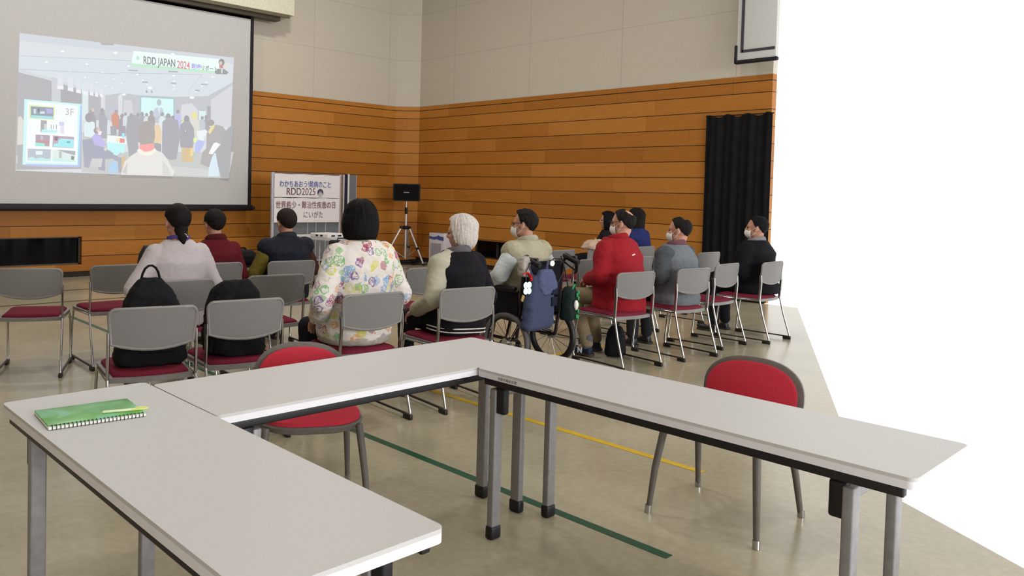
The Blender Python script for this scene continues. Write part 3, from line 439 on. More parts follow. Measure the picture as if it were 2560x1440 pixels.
for j in range(rows):
    for i in range(n):
        a = j * (n + 1) + i
        fs.append((a, a + 1, a + n + 2, a + n + 1)); fs.append((k + a, k + a + n + 1, k + a + n + 2, k + a + 1))
for i in range(n): fs.append((i, k + i, k + i + 1, i + 1)); a = rows * (n + 1) + i; fs.append((a, a + 1, k + a + 1, k + a))
for j in range(rows):
    a = j * (n + 1); fs.append((a, a + n + 1, k + a + n + 1, k + a)); a += n; fs.append((a, k + a, k + a + n + 1, a + n + 1))
cur = thing('blackout_curtain', 'black floor-length curtain hanging over the plank wall', 'curtain', (10.7, 5.2, 0))
cu.add(vs, fs).build('curtain_cloth', M_CUR, cur)
g = MB(); g.tube([(0.01, 0.47, 2.545), (0.01, -0.47, 2.545)], 0.008); g.build('curtain_rail', M_BLK, cur)

# ------------------------------------------------------------------ folding tables
M_TOP = mat('white_laminate', (188, 186, 184), 0.45, var=0.025, scale=90)
M_EDGE = mat('white_edge', (218, 216, 220), 0.4, var=0.02)
M_STEEL = mat('grey_steel', (136, 134, 134), 0.4, 0.3)
M_BLACKP = mat('black_plastic', (16, 14, 18), 0.45)
def rrect(x0, x1, y0, y1, r, n=6):
    out = []
    for cx, cy, a0 in [(x1 - r, y1 - r, 0), (x0 + r, y1 - r, 90), (x0 + r, y0 + r, 180), (x1 - r, y0 + r, 270)]:
        for k in range(n + 1):
            a = math.radians(a0 + 90 * k / n); out.append((cx + r * math.cos(a), cy + r * math.sin(a)))
    return out
def table(name, label, L, W, loc, rz, leg_in=(0.17, 0.17), br=1, legs_y=None):
    """top in local x (length) and y (depth), origin on the floor under the centre"""
    t = thing(name, label, 'table', loc, rz, 'white folding tables')
    g = MB(); g.prism(rrect(-L / 2, L / 2, -W / 2, W / 2, 0.022), 0.690, 0.70); g.build('table_top', M_TOP, t, angle=60)
    g = MB(); g.prism(rrect(-L / 2, L / 2, -W / 2, W / 2, 0.022), 0.668, 0.6899); g.build('edge_band', M_EDGE, t, angle=60)
    for s in (-1, 1):
        g = MB(); g.rbox((0, s * (W / 2 - 0.028), 0.652), (L - 0.06, 0.028, 0.030), 0.005); g.build('apron', M_BLACKP, t)
    for s in (-1, 1):
        x = s * (L / 2 - leg_in[0 if s < 0 else 1])
        for qy in (legs_y or (-(W / 2 - 0.06), W / 2 - 0.06)):
            g = MB(); g.rbox((x, qy, 0.335), (0.032, 0.05, 0.57), 0.006); lg = g.build('leg', M_STEEL, t)
            g = MB(); g.rbox((x, qy, 0.028), (0.04, 0.06, 0.056), 0.01); g.build('foot', M_BLACKP, lg)
            g = MB(); g.rbox((x + br * s * 0.03, qy, 0.575), (0.05, 0.035, 0.11), 0.01); g.build('bracket', M_BLACKP, lg)
        g = MB(); g.rbox((x, 0, 0.60), (0.03, W - 0.10, 0.03), 0.006); g.build('cross_bar', M_STEEL, t)
    return t
tA = table('folding_table', 'white folding table joining the other two, its bright front edge over a black apron', 1.655, 0.478, (2.0225, 2.441, 0), 0.0, (0.17, 0.13), 1, (-0.18, 0.03))
tR = table('folding_table', 'white folding table with tiny black lettering on its edge beside the corner', 1.55, 0.478, (2.611, 1.425, 0), PI / 2, (0.17, 0.06), -1)
tL = table('folding_table', 'white folding table carrying the green spiral notebook', 1.55, 0.482, (0.950, 1.957, 0), PI / 2 + 0.003)
text('edge_lettering', '市総合福祉会館', 0.014, (0.775 - 0.115, 0.2396, 0.6735), Matrix(((-1, 0, 0), (0, 0, 1), (0, 1, 0))), M_BLK, tR)

# notebook and pen
nb = thing('spiral_notebook', 'green spiral notebook lying on a white table', 'notebook', (0.883, 2.425, 0.7008), -0.09)
g = MB(); g.rbox((0, 0.005, 0.004), (0.285, 0.195, 0.007), 0.002); g.build('pages', mat('page_white', (226, 228, 220), 0.7), nb)
def cover_mat():
    m, t, b = new_mat('green_cover'); N = NT(t); tc = N.n('ShaderNodeTexCoord')
    f = N.noise(tc.outputs['Object'], 11, 2, 0.6)
    t.links.new(N.ramp(f, [(0.4, (0.07, 0.30, 0.045)), (0.55, (0.12, 0.40, 0.085)), (0.66, (0.16, 0.47, 0.30))]), b.inputs['Base Color']); b.inputs['Roughness'].default_value = 0.3
    return m
g = MB(); g.rbox((0, 0.012, 0.0095), (0.285, 0.182, 0.0035), 0.0015); g.build('cover', cover_mat(), nb)
g = MB()
for i in range(24):
    x = -0.132 + i * 0.0115
    g.tube([(x, -0.088 + 0.007 * math.cos(a), 0.006 + 0.0075 * math.sin(a)) for a in np.linspace(0, 2 * PI, 10, endpoint=False)], 0.0011, 5, closed=True)
g.build('spiral_wire', mat('dark_wire', (40, 44, 40), 0.35, 0.6), nb)
pn = thing('ball_pen', 'slim clear pen with yellow-green barrel lying on the notebook cover', 'pen', (0.968, 2.37, 0.7165), -0.29)
g = MB(); g.tube([(-0.066, 0, 0), (-0.06, 0, 0), (0.02, 0, 0)], [0.002, 0.0042, 0.0042]); g.build('barrel', mat('pen_pale', (214, 222, 180), 0.25), pn)
g = MB(); g.tube([(0.02, 0, 0), (0.07, 0, 0)], 0.0046); g.tube([(0.03, 0, 0.006), (0.065, 0, 0.006)], 0.0015, 6); g.build('cap', mat('pen_cap', (196, 202, 120), 0.25), pn)

# ------------------------------------------------------------------ stacking chairs
M_GREY = mat('grey_plastic', (112, 109, 106), 0.55, var=0.06, scale=220, bump=0.15)
M_RIM = mat('grey_rim', (116, 112, 108), 0.42)
M_RED = mat('red_seat_fabric', (104, 28, 44), 0.85, var=0.15, scale=160, bump=0.2)
M_CHROME = mat('chrome', (176, 174, 172), 0.14, 1.0, var=0.02)
M_RUN = mat('dark_runner', (44, 38, 34), 0.4, 0.3)
def back_outline(grow=0.0, n=9):
    hw = 0.222 + grow; top = 0.78 + grow; r = 0.035
    pts = []
    for a in np.linspace(0, 90, 6): pts.append((hw - r + r * math.cos(math.radians(a)), top - r + r * math.sin(math.radians(a))))
    for a in np.linspace(90, 180, 6): pts.append((-hw + r + r * math.cos(math.radians(a)), top - r + r * math.sin(math.radians(a))))
    for u in np.linspace(-1, 1, n): pts.append((u * (hw - 0.012), 0.600 - grow - 0.032 * (1 - u * u)))
    return pts
def back_y(x, z): return -0.028 * (1 - (x / 0.225) ** 2) + 0.02 - (z - 0.55) * 0.10
def make_chair():
    t = thing('stacking_chair', 'x', 'chair', group='grey stacking chairs with red seats')
    # backrest: curved sheet
    out = back_outline(); nu, nv = 36, 14; hw, r = 0.222, 0.035; vs = []; fs = []
    for d in (0.0, 0.012):
        for j in range(nv + 1):
            for i in range(nu + 1):
                x = -hw + 2 * hw * i / nu; ex = max(0.0, abs(x) - (hw - r)); zt = 0.78 - r + math.sqrt(max(r * r - ex * ex, 0)); u = x / hw
                zb = 0.600 - 0.032 * (1 - u * u); z = zt + (zb - zt) * j / nv; vs.append((x, back_y(x, z) + d, z))
    k = (nu + 1) * (nv + 1)
    for j in range(nv):
        for i in range(nu):
            a = j * (nu + 1) + i; fs.append((a, a + 1, a + nu + 2, a + nu + 1)); fs.append((k + a, k + a + nu + 1, k + a + nu + 2, k + a + 1))
    for i in range(nu): b_ = nv * (nu + 1) + i; fs.append((i, k + i, k + i + 1, i + 1)); fs.append((b_, b_ + 1, k + b_ + 1, k + b_))
    for j in range(nv): a = j * (nu + 1); b_ = a + nu; fs.append((a, a + nu + 1, k + a + nu + 1, k + a)); fs.append((b_, k + b_, k + b_ + nu + 1, b_ + nu + 1))
    MB().add(vs, fs).build('backrest', M_GREY, t)
    g = MB(); g.tube([(x, back_y(x, z) + 0.004, z) for x, z in out], 0.0095, 8, closed=True); g.build('backrest_rim', M_RIM, t)
    # seat
    def seat(z0, z1, gr):
        poly = []
        for u in np.linspace(-1, 1, 9): poly.append((u * (0.205 + gr), 0.035 - gr - 0.03 * (1 - u * u)))
        poly += rrect(-0.215 - gr, 0.215 + gr, 0.2, 0.47 + gr, 0.05)[:14]
        return poly
    g = MB(); g.prism(seat(0, 0, 0.008), 0.398, 0.424); g.build('seat_shell', M_RIM, t, angle=50)
    g = MB(); p = seat(0, 0, -0.012); c = V((0, 0.25, 0)); k = 0.93
    g.loft([[V((x, y, 0.42)) for x, y in p], [V((x, y, 0.434)) for x, y in p], [V((x * k, c.y + (y - c.y) * k, 0.445)) for x, y in p], [V((x * 0.5, c.y + (y - c.y) * 0.5, 0.448)) for x, y in p]]); g.build('seat_cushion', M_RED, t, angle=60)
    for s in (-1, 1):
        X = 0.224 * s
        g = MB(); g.tube([(X, back_y(0.22, 0.64) + 0.006, 0.66), (X, 0.010, 0.58), (X, 0.02, 0.42)], 0.0145, 10, flat=0.6); g.build('upright', M_CHROME, t)
        g = MB(); g.tube([(X, 0.02, 0.43), (X * 1.01, -0.02, 0.26), (X * 1.02, -0.085, 0.05), (X * 1.02, -0.088, 0.03)], 0.0085); g.build('leg', M_CHROME, t)
        g = MB(); g.tube([(X, 0.02, 0.412), (X, 0.38, 0.405), (X, 0.41, 0.39), (X * 1.01, 0.43, 0.30), (X * 1.02, 0.455, 0.06), (X * 1.02, 0.445, 0.03)], 0.0085); g.build('leg', M_CHROME, t)
        g = MB(); g.rbox((X * 1.02, 0.18, 0.030), (0.016, 0.56, 0.012), 0.004)
        for y in (-0.065, 0.425): g.rbox((X * 1.02, y, 0.0165), (0.026, 0.075, 0.033), 0.006)
        g.build('runner', M_RUN, t)
    g = MB(); g.tube([(-0.22, 0.40, 0.40), (0.22, 0.40, 0.40)], 0.008); g.build('front_bar', M_CHROME, t)
    return t
chair0 = make_chair(); first = [True]
def chair(x, y, deg, label):
    if first[0]:
        first[0] = False; chair0.location = (x, y, 0); chair0.rotation_euler = (0, 0, math.radians(deg)); chair0['label'] = label; return chair0
    return dup(chair0, (x, y, 0), math.radians(deg), label)
for a in [
    (1.73, 3.87, -13, 'grey stacking chair holding the tall backpack with a loop handle on its red seat'),
    (2.27, 3.86, -9, 'grey stacking chair with the slumped black bag on its red seat'),
    (3.055, 3.69, -5, 'grey stacking chair under the person in the doodle-print sweatshirt'),
    (3.77, 3.59, -8, 'grey stacking chair under the white-haired person'),
    (1.74, 6.03, -26, 'empty grey stacking chair turned askew at the end of its row, all runners showing'),
    (2.40, 6.0, -2, 'empty grey stacking chair partly hidden by the pale sweater and tall backpack'),
    (2.365, 4.86, -6, 'grey stacking chair under the person in the pale sweater with a ponytail'),
    (3.13, 5.81, -8, 'grey stacking chair under the person in the dark red sweater'),
    (3.785, 5.69, -6, 'grey stacking chair under the person with mustard sleeves and dark vest'),
    (3.085, 4.83, -7, 'empty grey stacking chair just beyond the slumped black bag'),
    (4.47, 4.71, -3, 'empty grey stacking chair between the doodle sweatshirt and the white-haired person'),
    (6.55, 4.56, -3, 'empty grey stacking chair between the wheelchair handle and the bright red jacket'),
    (7.83, 5.39, 3, 'empty grey stacking chair with the cream cloth bag over its backrest'),
    (7.21, 5.44, 0, 'empty grey stacking chair by the planks, seen above the wheelchair handle'),
    (5.78, 3.61, -8, 'grey stacking chair under the person in the bright red jacket'),
    (6.56, 3.53, -7, 'grey stacking chair under the person in the grey jacket'),
    (7.34, 3.62, 0, 'empty grey stacking chair with its red seat in front of the black curtain'),
    (8.63, 4.475, -3, 'grey stacking chair mostly hidden by the grey jacket, against the curtain'),
    (8.03, 3.50, 0, 'grey stacking chair under the masked person in a black coat'),
    (7.25, 4.50, -3, 'grey stacking chair showing a corner between the red and the grey jackets'),
    (9.47, 6.25, 0, 'grey stacking chair under the dark-clothed person turned in profile'),
    (8.74, 5.36, 0, 'grey stacking chair under the long-haired person in a blue jacket'),
]: chair(*a)

# ------------------------------------------------------------------ round-backed red chairs pushed in at the tables
M_RED2 = mat('bright_red_fabric', (180, 50, 64), 0.85, var=0.12, scale=150, bump=0.15); M_SHELL = mat('grey_shell', (98, 92, 86), 0.5)
def round_chair(label, loc, rz, first=[None]):
    if first[0] is not None: return dup(first[0], loc, rz, label)
    t = thing('round_back_chair', label, 'chair', loc, rz, 'round-backed red chairs'); first[0] = t
    # faces local +Y; backrest behind the seat
    def disc(rx, rz_, d0, d1, k, cz=0.508):
        g = MB(); rings = []
        for d, s in [(d0, 0.90), (d0 + 0.006, 0.98), (d1 - 0.006, 1.0), (d1, 0.95)]:
            ring = []
            for i in range(44):
                a = 2 * PI * i / 44; ca, sa = math.cos(a), math.sin(a)
                x = rx * s * abs(ca) ** k * (1 if ca > 0 else -1); z = rz_ * s * abs(sa) ** k * (1 if sa > 0 else -1)
                ring.append(V((x, d - 0.05 + 0.35 * x * x - 0.12 * z, cz + z)))
            rings.append(ring)
        return g.loft(rings)
    disc(0.228, 0.165, -0.025, 0.01, 0.82).build('back_shell', M_SHELL, t)
    disc(0.207, 0.147, 0.008, 0.034, 0.82).build('back_pad', M_RED2, t)
    g = MB(); p = rrect(-0.235, 0.235, 0.0, 0.46, 0.17, 8)
    g.loft([[V((x * s, 0.23 + (y - 0.23) * s, z)) for x, y in p] for z, s in [(0.375, 0.88), (0.385, 0.97), (0.405, 1.0), (0.412, 0.98)]]); g.build('seat_shell', M_SHELL, t)
    g = MB(); g.loft([[V((x * s, 0.23 + (y - 0.23) * s, z)) for x, y in p] for z, s in [(0.412, 0.95), (0.43, 0.95), (0.442, 0.88), (0.446, 0.5)]]); g.build('seat_pad', M_RED2, t)
    for s in (-1, 1):
        g = MB(); g.tube([(s * 0.20, 0.40, 0.40), (s * 0.222, 0.44, 0.2), (s * 0.235, 0.46, 0.02)], [0.017, 0.015, 0.012]); lg = g.build('leg', M_SHELL, t)
        g = MB(); g.tube([(s * 0.2355, 0.461, 0.035), (s * 0.237, 0.464, 0.0)], 0.015); g.build('leg_tip', M_CHROME, lg)
        g = MB(); g.tube([(s * 0.20, 0.08, 0.40), (s * 0.222, 0.02, 0.2), (s * 0.235, -0.02, 0.02)], [0.017, 0.015, 0.012]); lg = g.build('leg', M_SHELL, t)
        g = MB(); g.tube([(s * 0.2355, -0.021, 0.035), (s * 0.237, -0.024, 0.0)], 0.015); g.build('leg_tip', M_CHROME, lg)
        g = MB(); g.tube([(s * 0.205, 0.05, 0.39), (s * 0.20, -0.03, 0.45), (s * 0.17, -0.055, 0.54)], 0.014); g.build('back_support', M_SHELL, t)
    return t
round_chair('round-backed red chair tucked under the table joining the two others', (2.13, 3.10, 0), PI - 0.47)
round_chair('round-backed red chair at the table with lettering on its edge, cut by the picture border', (3.66, 1.68, 0), PI / 2 + 0.05)

# ------------------------------------------------------------------ display board with two paper banners
M_ALU = mat('aluminium', (176, 178, 184), 0.35, 0.5, var=0.03); M_PANEL = mat('grey_panel', (104, 106, 108), 0.8)
bo = thing('display_board', 'tall grey display board on an aluminium frame carrying two paper banners', 'display board', (7.6, 11.0, 0))
def bbx(name, x0, x1, y, th, z0, z1, m, par=bo, bev=0.0):
    b = MB(); b.box(((x0 + x1) / 2 - 7.6, y - 11.0, (z0 + z1) / 2), (x1 - x0, th, z1 - z0)); return b.build(name, m, par, smooth=False, bevel=bev)
bbx('panel', 6.94, 8.27, 11.02, 0.02, 0.18, 1.63, M_PANEL)
for x0, x1 in [(6.90, 6.945), (8.262, 8.30), (8.345, 8.375)]: bbx('post', x0, x1, 11.01, 0.045, 0.10, 1.655, M_ALU, bev=0.004)
bbx('top_rail', 6.945, 8.262, 11.01, 0.03, 1.632, 1.655, mat('rail_brown', (112, 96, 88), 0.5)); bbx('bottom_rail', 6.945, 8.262, 11.01, 0.03, 0.17, 0.20, M_ALU)
for x in (7.30, 7.62, 7.79, 7.99): bbx('divider', x - 0.009, x + 0.009, 11.006, 0.012, 0.2, 1.63, M_ALU)
for x in (6.92, 8.28):
    g = MB(); g.rbox((x - 7.6, 0.01, 0.09), (0.05, 0.55, 0.03), 0.008)
    for q in (-0.24, 0.24): g.tube([(x - 7.6 - 0.015, q, 0.0375), (x - 7.6 + 0.015, q, 0.0375)], 0.0375, 14)
    g.build('castor_foot', M_ALU, bo)
b2 = thing('display_board', 'plain grey display board standing edge-on behind the bannered board', 'display board', (8.6, 11.2, 0))
def b2x(name, x0, x1, th, z0, z1, m, y=0.0):
    b = MB(); b.box(((x0 + x1) / 2, y, (z0 + z1) / 2), (x1 - x0, th, z1 - z0)); return b.build(name, m, b2, smooth=False)
b2x('panel', 0.02, 0.175, 0.02, 0.18, 1.66, M_PANEL); b2x('post', -0.012, 0.022, 0.045, 0.1, 1.67, mat('pale_post', (206, 204, 196), 0.4)); b2x('edge_strip', -0.062, -0.012, 0.03, 0.12, 1.665, mat('navy_strip', (34, 36, 52), 0.5)); b2x('post', 0.175, 0.19, 0.04, 0.1, 1.66, M_ALU)
g = MB(); g.rbox((0, 0, 0.09), (0.05, 0.5, 0.03), 0.008); [g.tube([(-0.015, q, 0.0375), (0.015, q, 0.0375)], 0.0375, 14) for q in (-0.2, 0.2)]; g.build('castor_foot', M_ALU, b2)
M_PAPER = mat('banner_paper', (214, 208, 206), 0.8, var=0.02)
def banner(label, z0, z1, wave):
    t = thing('paper_banner', label, 'banner', (7.6, 10.975, z0), 0, 'paper banners on the display board')
    vs = []; fs = []; n = 24
    for d in (0, 0.0015):
        for j in (0, 1):
            for i in range(n + 1):
                u = i / n; x = -0.668 + 1.325 * u
                z = (z1 - z0) * j + (wave * math.sin(u * 19) * 0.004 if j == 1 else -0.006 * u)
                vs.append((x, d + 0.004 * math.sin(u * 9), z))
    m_ = n + 1
    for i in range(n):
        fs.append((i, i + 1, m_ + i + 1, m_ + i)); fs.append((2 * m_ + i, 3 * m_ + i, 3 * m_ + i + 1, 2 * m_ + i + 1))
        fs.append((i, 2 * m_ + i, 2 * m_ + i + 1, i + 1)); fs.append((m_ + i, m_ + i + 1, 3 * m_ + i + 1, 3 * m_ + i))
    fs.append((0, m_, 3 * m_, 2 * m_)); fs.append((n, 2 * m_ + n, 3 * m_ + n, m_ + n))
    MB().add(vs, fs).build('paper', M_PAPER, t); return t
bn1 = banner('upper white paper banner reading RDD2025 with a small round emblem', 1.252, 1.632, 1.0)
bn2 = banner('lower white paper banner reading 世界希少・難治性疾患の日', 0.835, 1.238, 1.0)
TB = mat('text_blue', (86, 92, 150), 0.8); TD = mat('text_brown', (104, 76, 84), 0.8); TM = mat('text_maroon', (120, 84, 92), 0.8)
text('lettering', 'わかちあおう!難病のこと', 0.118, (-0.575, -0.006, 1.427 - 1.252), ROT_BACK, TB, bn1, sx=0.79, bold=0.001)
text('lettering', 'RDD2025', 0.165, (-0.44, -0.006, 1.292 - 1.252), ROT_BACK, TD, bn1, sx=0.87)
g = MB(); g.tube([(0.245, -0.0045, 0.083), (0.245, -0.0062, 0.083)], 0.062, 28); e1 = g.build('emblem', mat('emblem_dark', (74, 66, 84), 0.7), bn1)
e1.scale = (1, 1, 1)
g = MB(); g.prism([(0.062 * math.cos(a) * 0.72 + 0.245, 0.062 * math.sin(a) * 0.62 + 0.052) for a in np.linspace(0, 2 * PI, 20, endpoint=False)], 0.0063, 0.0068, Matrix(((1, 0, 0, 0), (0, 0, -1, 0), (0, 1, 0, 0), (0, 0, 0, 1)))); g.build('emblem_field', mat('emblem_pale', (168, 168, 160), 0.7), e1)
g = MB(); g.prism([(0.21, 0.09), (0.28, 0.09), (0.272, 0.108), (0.245, 0.118), (0.218, 0.108)], 0.0063, 0.0068, Matrix(((1, 0, 0, 0), (0, 0, -1, 0), (0, 1, 0, 0), (0, 0, 0, 1)))); g.build('emblem_band', mat('emblem_violet', (112, 96, 140), 0.7), e1)
text('lettering', '世界希少・難治性疾患の日', 0.128, (-0.64, -0.006, 1.077 - 0.835), ROT_BACK, TM, bn2, sx=0.795, bold=0.001)
text('lettering', 'にいがた', 0.125, (-0.10, -0.006, 0.915 - 0.835), ROT_BACK, TD, bn2, sx=0.84)

# small table, black case
wt = thing('side_table', 'small white side table in front of the display board', 'table', (6.72, 9.25, 0), 0.1)
g = MB(); g.prism(rrect(-0.33, 0.33, -0.5, 0.5, 0.05), 0.69, 0.72); g.build('table_top', M_TOP, wt, angle=60)
for sx in (-1, 1):
    for sy in (-1, 1):
        g = MB(); g.tube([(sx * 0.27, sy * 0.43, 0.69), (sx * 0.29, sy * 0.46, 0.0)], 0.013); g.build('leg', mat('white_leg', (198, 194, 190), 0.4), wt)
ds = thing('device_tray', 'flat white plastic device with dark ports on the side table', 'device', (6.62, 9.05, 0.7205), 0.15)
g = MB(); g.rbox((0, 0, 0.03), (0.36, 0.36, 0.06), 0.012); g.build('shell', mat('device_white', (204, 200, 196), 0.5), ds)
for y, x in ((-0.05, -0.18), (0.04, -0.18)):
    g = MB(); g.rbox((x, y, 0.03), (0.006, 0.05, 0.022), 0.002); g.build('port', M_BLK, ds)
for x in (-0.08, 0.05):
    g = MB(); g.rbox((x, -0.18, 0.03), (0.07, 0.006, 0.022), 0.002); g.build('port', M_BLK, ds)
kc = thing('equipment_case', 'upright black equipment case with a pale label, standing before the display board', 'case', (6.42, 8.44, 0), -0.25)
g = MB(); g.rbox((0, 0, 0.36), (0.32, 0.24, 0.72), 0.03); g.build('case_body', mat('case_black', (28, 27, 32), 0.7), kc)
g = MB(); g.rbox((0.02, -0.121, 0.64), (0.16, 0.004, 0.025), 0.001); g.build('case_label', mat('case_label', (150, 148, 150), 0.6), kc)
g = MB(); g.tube([(-0.08, 0, 0.72), (-0.07, 0, 0.75), (0.07, 0, 0.75), (0.08, 0, 0.72)], 0.01); g.build('carry_handle', M_BLK, kc)

# ------------------------------------------------------------------ loudspeaker on its tripod
st = thing('speaker_stand', 'silver tripod stand with black collars in the corner', 'speaker stand', (10.10, 11.30, 0), 0.65)
M_SIL = mat('silver_tube', (196, 194, 196), 0.3, 0.55, var=0.03)
g = MB(); g.tube([(0, 0, 0.1), (0, 0, 0.95)], 0.022); g.build('pole', M_SIL, st)
g = MB(); g.tube([(0, 0, 0.9), (0, 0, 1.2)], 0.017); g.build('extension_pole', M_SIL, st)
g = MB(); g.tube([(0, 0, 0.95), (0, 0, 1.08)], 0.028); g.tube([(0.02, 0, 1.0), (0.06, 0, 1.0)], 0.012); g.build('clamp_collar', M_BLK, st)
g = MB(); g.lathe([(0.05, 0.66), (0.07, 0.68), (0.07, 0.71), (0.035, 0.73)]); [g.rbox((0.085 * math.cos(a), 0.085 * math.sin(a), 0.695), (0.07, 0.05, 0.05), 0.01, rot=Matrix.Rotation(a, 3, 'Z')) for a in (0, 2.094, 4.189)]; g.build('leg_hub', M_BLK, st)
for a in (0.0, 2.094, 4.189):
    c_, s_ = math.cos(a), math.sin(a)
    g = MB(); g.tube([(0.1 * c_, 0.1 * s_, 0.68), (0.46 * c_, 0.46 * s_, 0.02)], 0.019); lg = g.build('leg', M_SIL, st)
    g = MB(); g.tube([(0.295 * c_, 0.295 * s_, 0.323), (0.315 * c_, 0.315 * s_, 0.286)], 0.03); g.build('leg_clamp', M_BLK, lg)
    g = MB(); g.tube([(0.455 * c_, 0.455 * s_, 0.035), (0.475 * c_, 0.475 * s_, 0.0)], 0.022); g.build('rubber_foot', M_BLK, lg)
    g = MB(); g.tube([(0.02 * c_, 0.02 * s_, 0.12), (0.30 * c_, 0.30 * s_, 0.31)], 0.007); g.build('brace', M_SIL, st)
sp_ = thing('loudspeaker', 'black loudspeaker with a small badge on the silver tripod', 'loudspeaker', (10.10, 11.30, 1.2), -0.74)
g = MB(); g.loft([[V((x, y, z)) for x, z in rrect(-0.26 * k, 0.26 * k, 0.165 - 0.165 * k, 0.165 + 0.165 * k, 0.03)] for y, k in [(0.16, 0.7), (0.0, 0.98), (-0.10, 1.0), (-0.115, 0.97)]]); g.build('cabinet', mat('speaker_black', (22, 22, 24), 0.6), sp_)
g = MB(); g.loft([[V((x, y, z)) for x, z in rrect(-0.235 * k, 0.235 * k, 0.165 - 0.145 * k, 0.165 + 0.145 * k, 0.02)] for y, k in [(-0.114, 1.0), (-0.122, 0.99), (-0.124, 0.9)]]); g.build('grille', mat('grille_black', (14, 14, 15), 0.8, scale=400, bump=0.4), sp_)
g = MB(); g.box((0.0, -0.1245, 0.165), (0.10, 0.002, 0.016)); g.build('badge', mat('badge_silver', (150, 150, 152), 0.4), sp_, smooth=False)
text('badge_lettering', 'BOSE', 0.016, (-0.028, -0.1262, 0.1595), ROT_BACK, M_BLK, sp_)
g = MB(); g.tube([(0, 0, -0.0), (0, 0, 0.03)], 0.034); g.rbox((0, 0.0, 0.012), (0.14, 0.1, 0.02), 0.006); g.build('mounting_socket', M_BLK, sp_)
cb = thing('cable_heap', 'heap of black cable lying at the tripod feet', 'cable', (10.16, 11.28, 0.0))
g = MB(); pts = []
for i in range(240):
    a = i * 0.31; r = 0.13 + 0.12 * noise.noise(V((i * 0.07, 0.3, 0))) + 0.05 * math.sin(i * 0.11)
    pts.append((r * math.cos(a) * 1.5, r * math.sin(a), 0.012 + 0.05 * (i / 240) + 0.01 * math.sin(i * 0.9)))
g.tube(pts, 0.009, 6); g.build('cable', M_BLK, cb)
cd = MB(); cd.tube([(10.0 + 0.11 * i, 11.0 - 0.02 * i + 0.03 * math.sin(i * 1.3), 0.008) for i in range(0, 6)] + [(10.55, 10.6, 0.008), (10.62, 10.3, 0.008)], 0.008, 6); tag(cd.build('floor_cable', M_BLK), 'thin black cable running along the floor past the white carton', 'cable')
ct = thing('carton', 'tall white carton with a blue wave band and a grey printed panel', 'carton', (10.52, 10.75, 0), 0.0)
g = MB(); g.rbox((0.0, 0.0, 0.305), (0.26, 0.40, 0.61), 0.006); g.build('box', mat('carton_white', (206, 200, 204), 0.7, var=0.02), ct)
cf_ = Matrix(((0, 0, -1, 0), (-1, 0, 0, 0), (0, 1, 0, 0), (0, 0, 0, 1)))
cf2 = Matrix(((1, 0, 0, 0), (0, 0, -1, 0), (0, 1, 0, 0), (0, 0, 0, 1)))
wave = [(-0.195, 0.50), (-0.05, 0.485), (0.0, 0.50), (0.08, 0.48), (0.195, 0.475), (0.195, 0.545), (0.1, 0.555), (0.05, 0.575), (0.0, 0.55), (-0.08, 0.535), (-0.195, 0.55)]
g = MB(); g.prism(wave, 0.1302, 0.1312, cf_); g.build('blue_band', mat('carton_blue', (74, 88, 148), 0.7), ct, smooth=False)
g = MB(); g.prism([(-0.15, 0.06), (0.13, 0.06), (0.13, 0.42), (-0.15, 0.42)], 0.1302, 0.1312, cf_); g.build('printed_panel', mat('carton_grey', (158, 152, 160), 0.7, scale=60), ct, smooth=False)
g = MB(); g.box((0.0, 0.0, 0.612), (0.18, 0.2, 0.003)); g.build('top_print', mat('carton_print', (140, 134, 124), 0.7, scale=60, var=0.3), ct, smooth=False)

# ------------------------------------------------------------------ people
SKIN = mat('skin', (176, 128, 108), 0.55, var=0.08, scale=20)
SKINP = mat('skin_pale', (186, 142, 124), 0.55, var=0.08, scale=20)
H_BLACK = mat('hair_black', (12, 10, 11), 0.7, var=0.35, scale=60); H_DBROWN = mat('hair_dark_brown', (22, 17, 16), 0.7, var=0.35, scale=60)
H_WHITE = mat('hair_white', (182, 173, 166), 0.6, var=0.16, scale=70); H_GREY = mat('hair_grey_black', (22, 19, 18), 0.7, var=0.7, scale=45)
M_MASK = mat('mask_white', (214, 212, 204), 0.8, var=0.03); M_EYE = mat('eye_dark', (24, 18, 16), 0.2); M_LENS = mat('spectacle_wire', (40, 36, 36), 0.3, 0.5)
def ring(cx, cy, z, rx, ry, n=28, sq=0.85):
    out = []
    for i in range(n):
        a = 2 * PI * i / n; c, s = math.cos(a), math.sin(a)
        out.append(V((cx + rx * (abs(c) ** sq) * (1 if c > 0 else -1), cy + ry * (abs(s) ** sq) * (1 if s > 0 else -1), z)))
    return out
def torso(mb, p, grow, hem, neck=True, wide=1.0):
    sh = p['sh']; w = p['w'] * wide; d = p['d']; hy = p['hy']; sd = p.get('side', 0.0); zz = [hem, hem + 0.06, 0.62, 0.62 + (sh - 0.62) * 0.35, 0.62 + (sh - 0.62) * 0.70, sh - 0.07, sh - 0.015, sh + 0.03]
    rx = [0.178, 0.188, 0.178, 0.176, 0.19, 0.182, 0.135, 0.075]; ry = [0.15, 0.155, 0.14, 0.132, 0.128, 0.105, 0.085, 0.07]
    rings = []
    for z, a, b in zip(zz, rx, ry):
        f = max(0.0, (z - 0.5) / (sh - 0.5)); c = hy + (p['sy'] - hy) * f
        rings.append(ring(sd * f, c, z, a * w + grow, b * d + grow))
    mb.loft(rings if neck else rings[:-1])
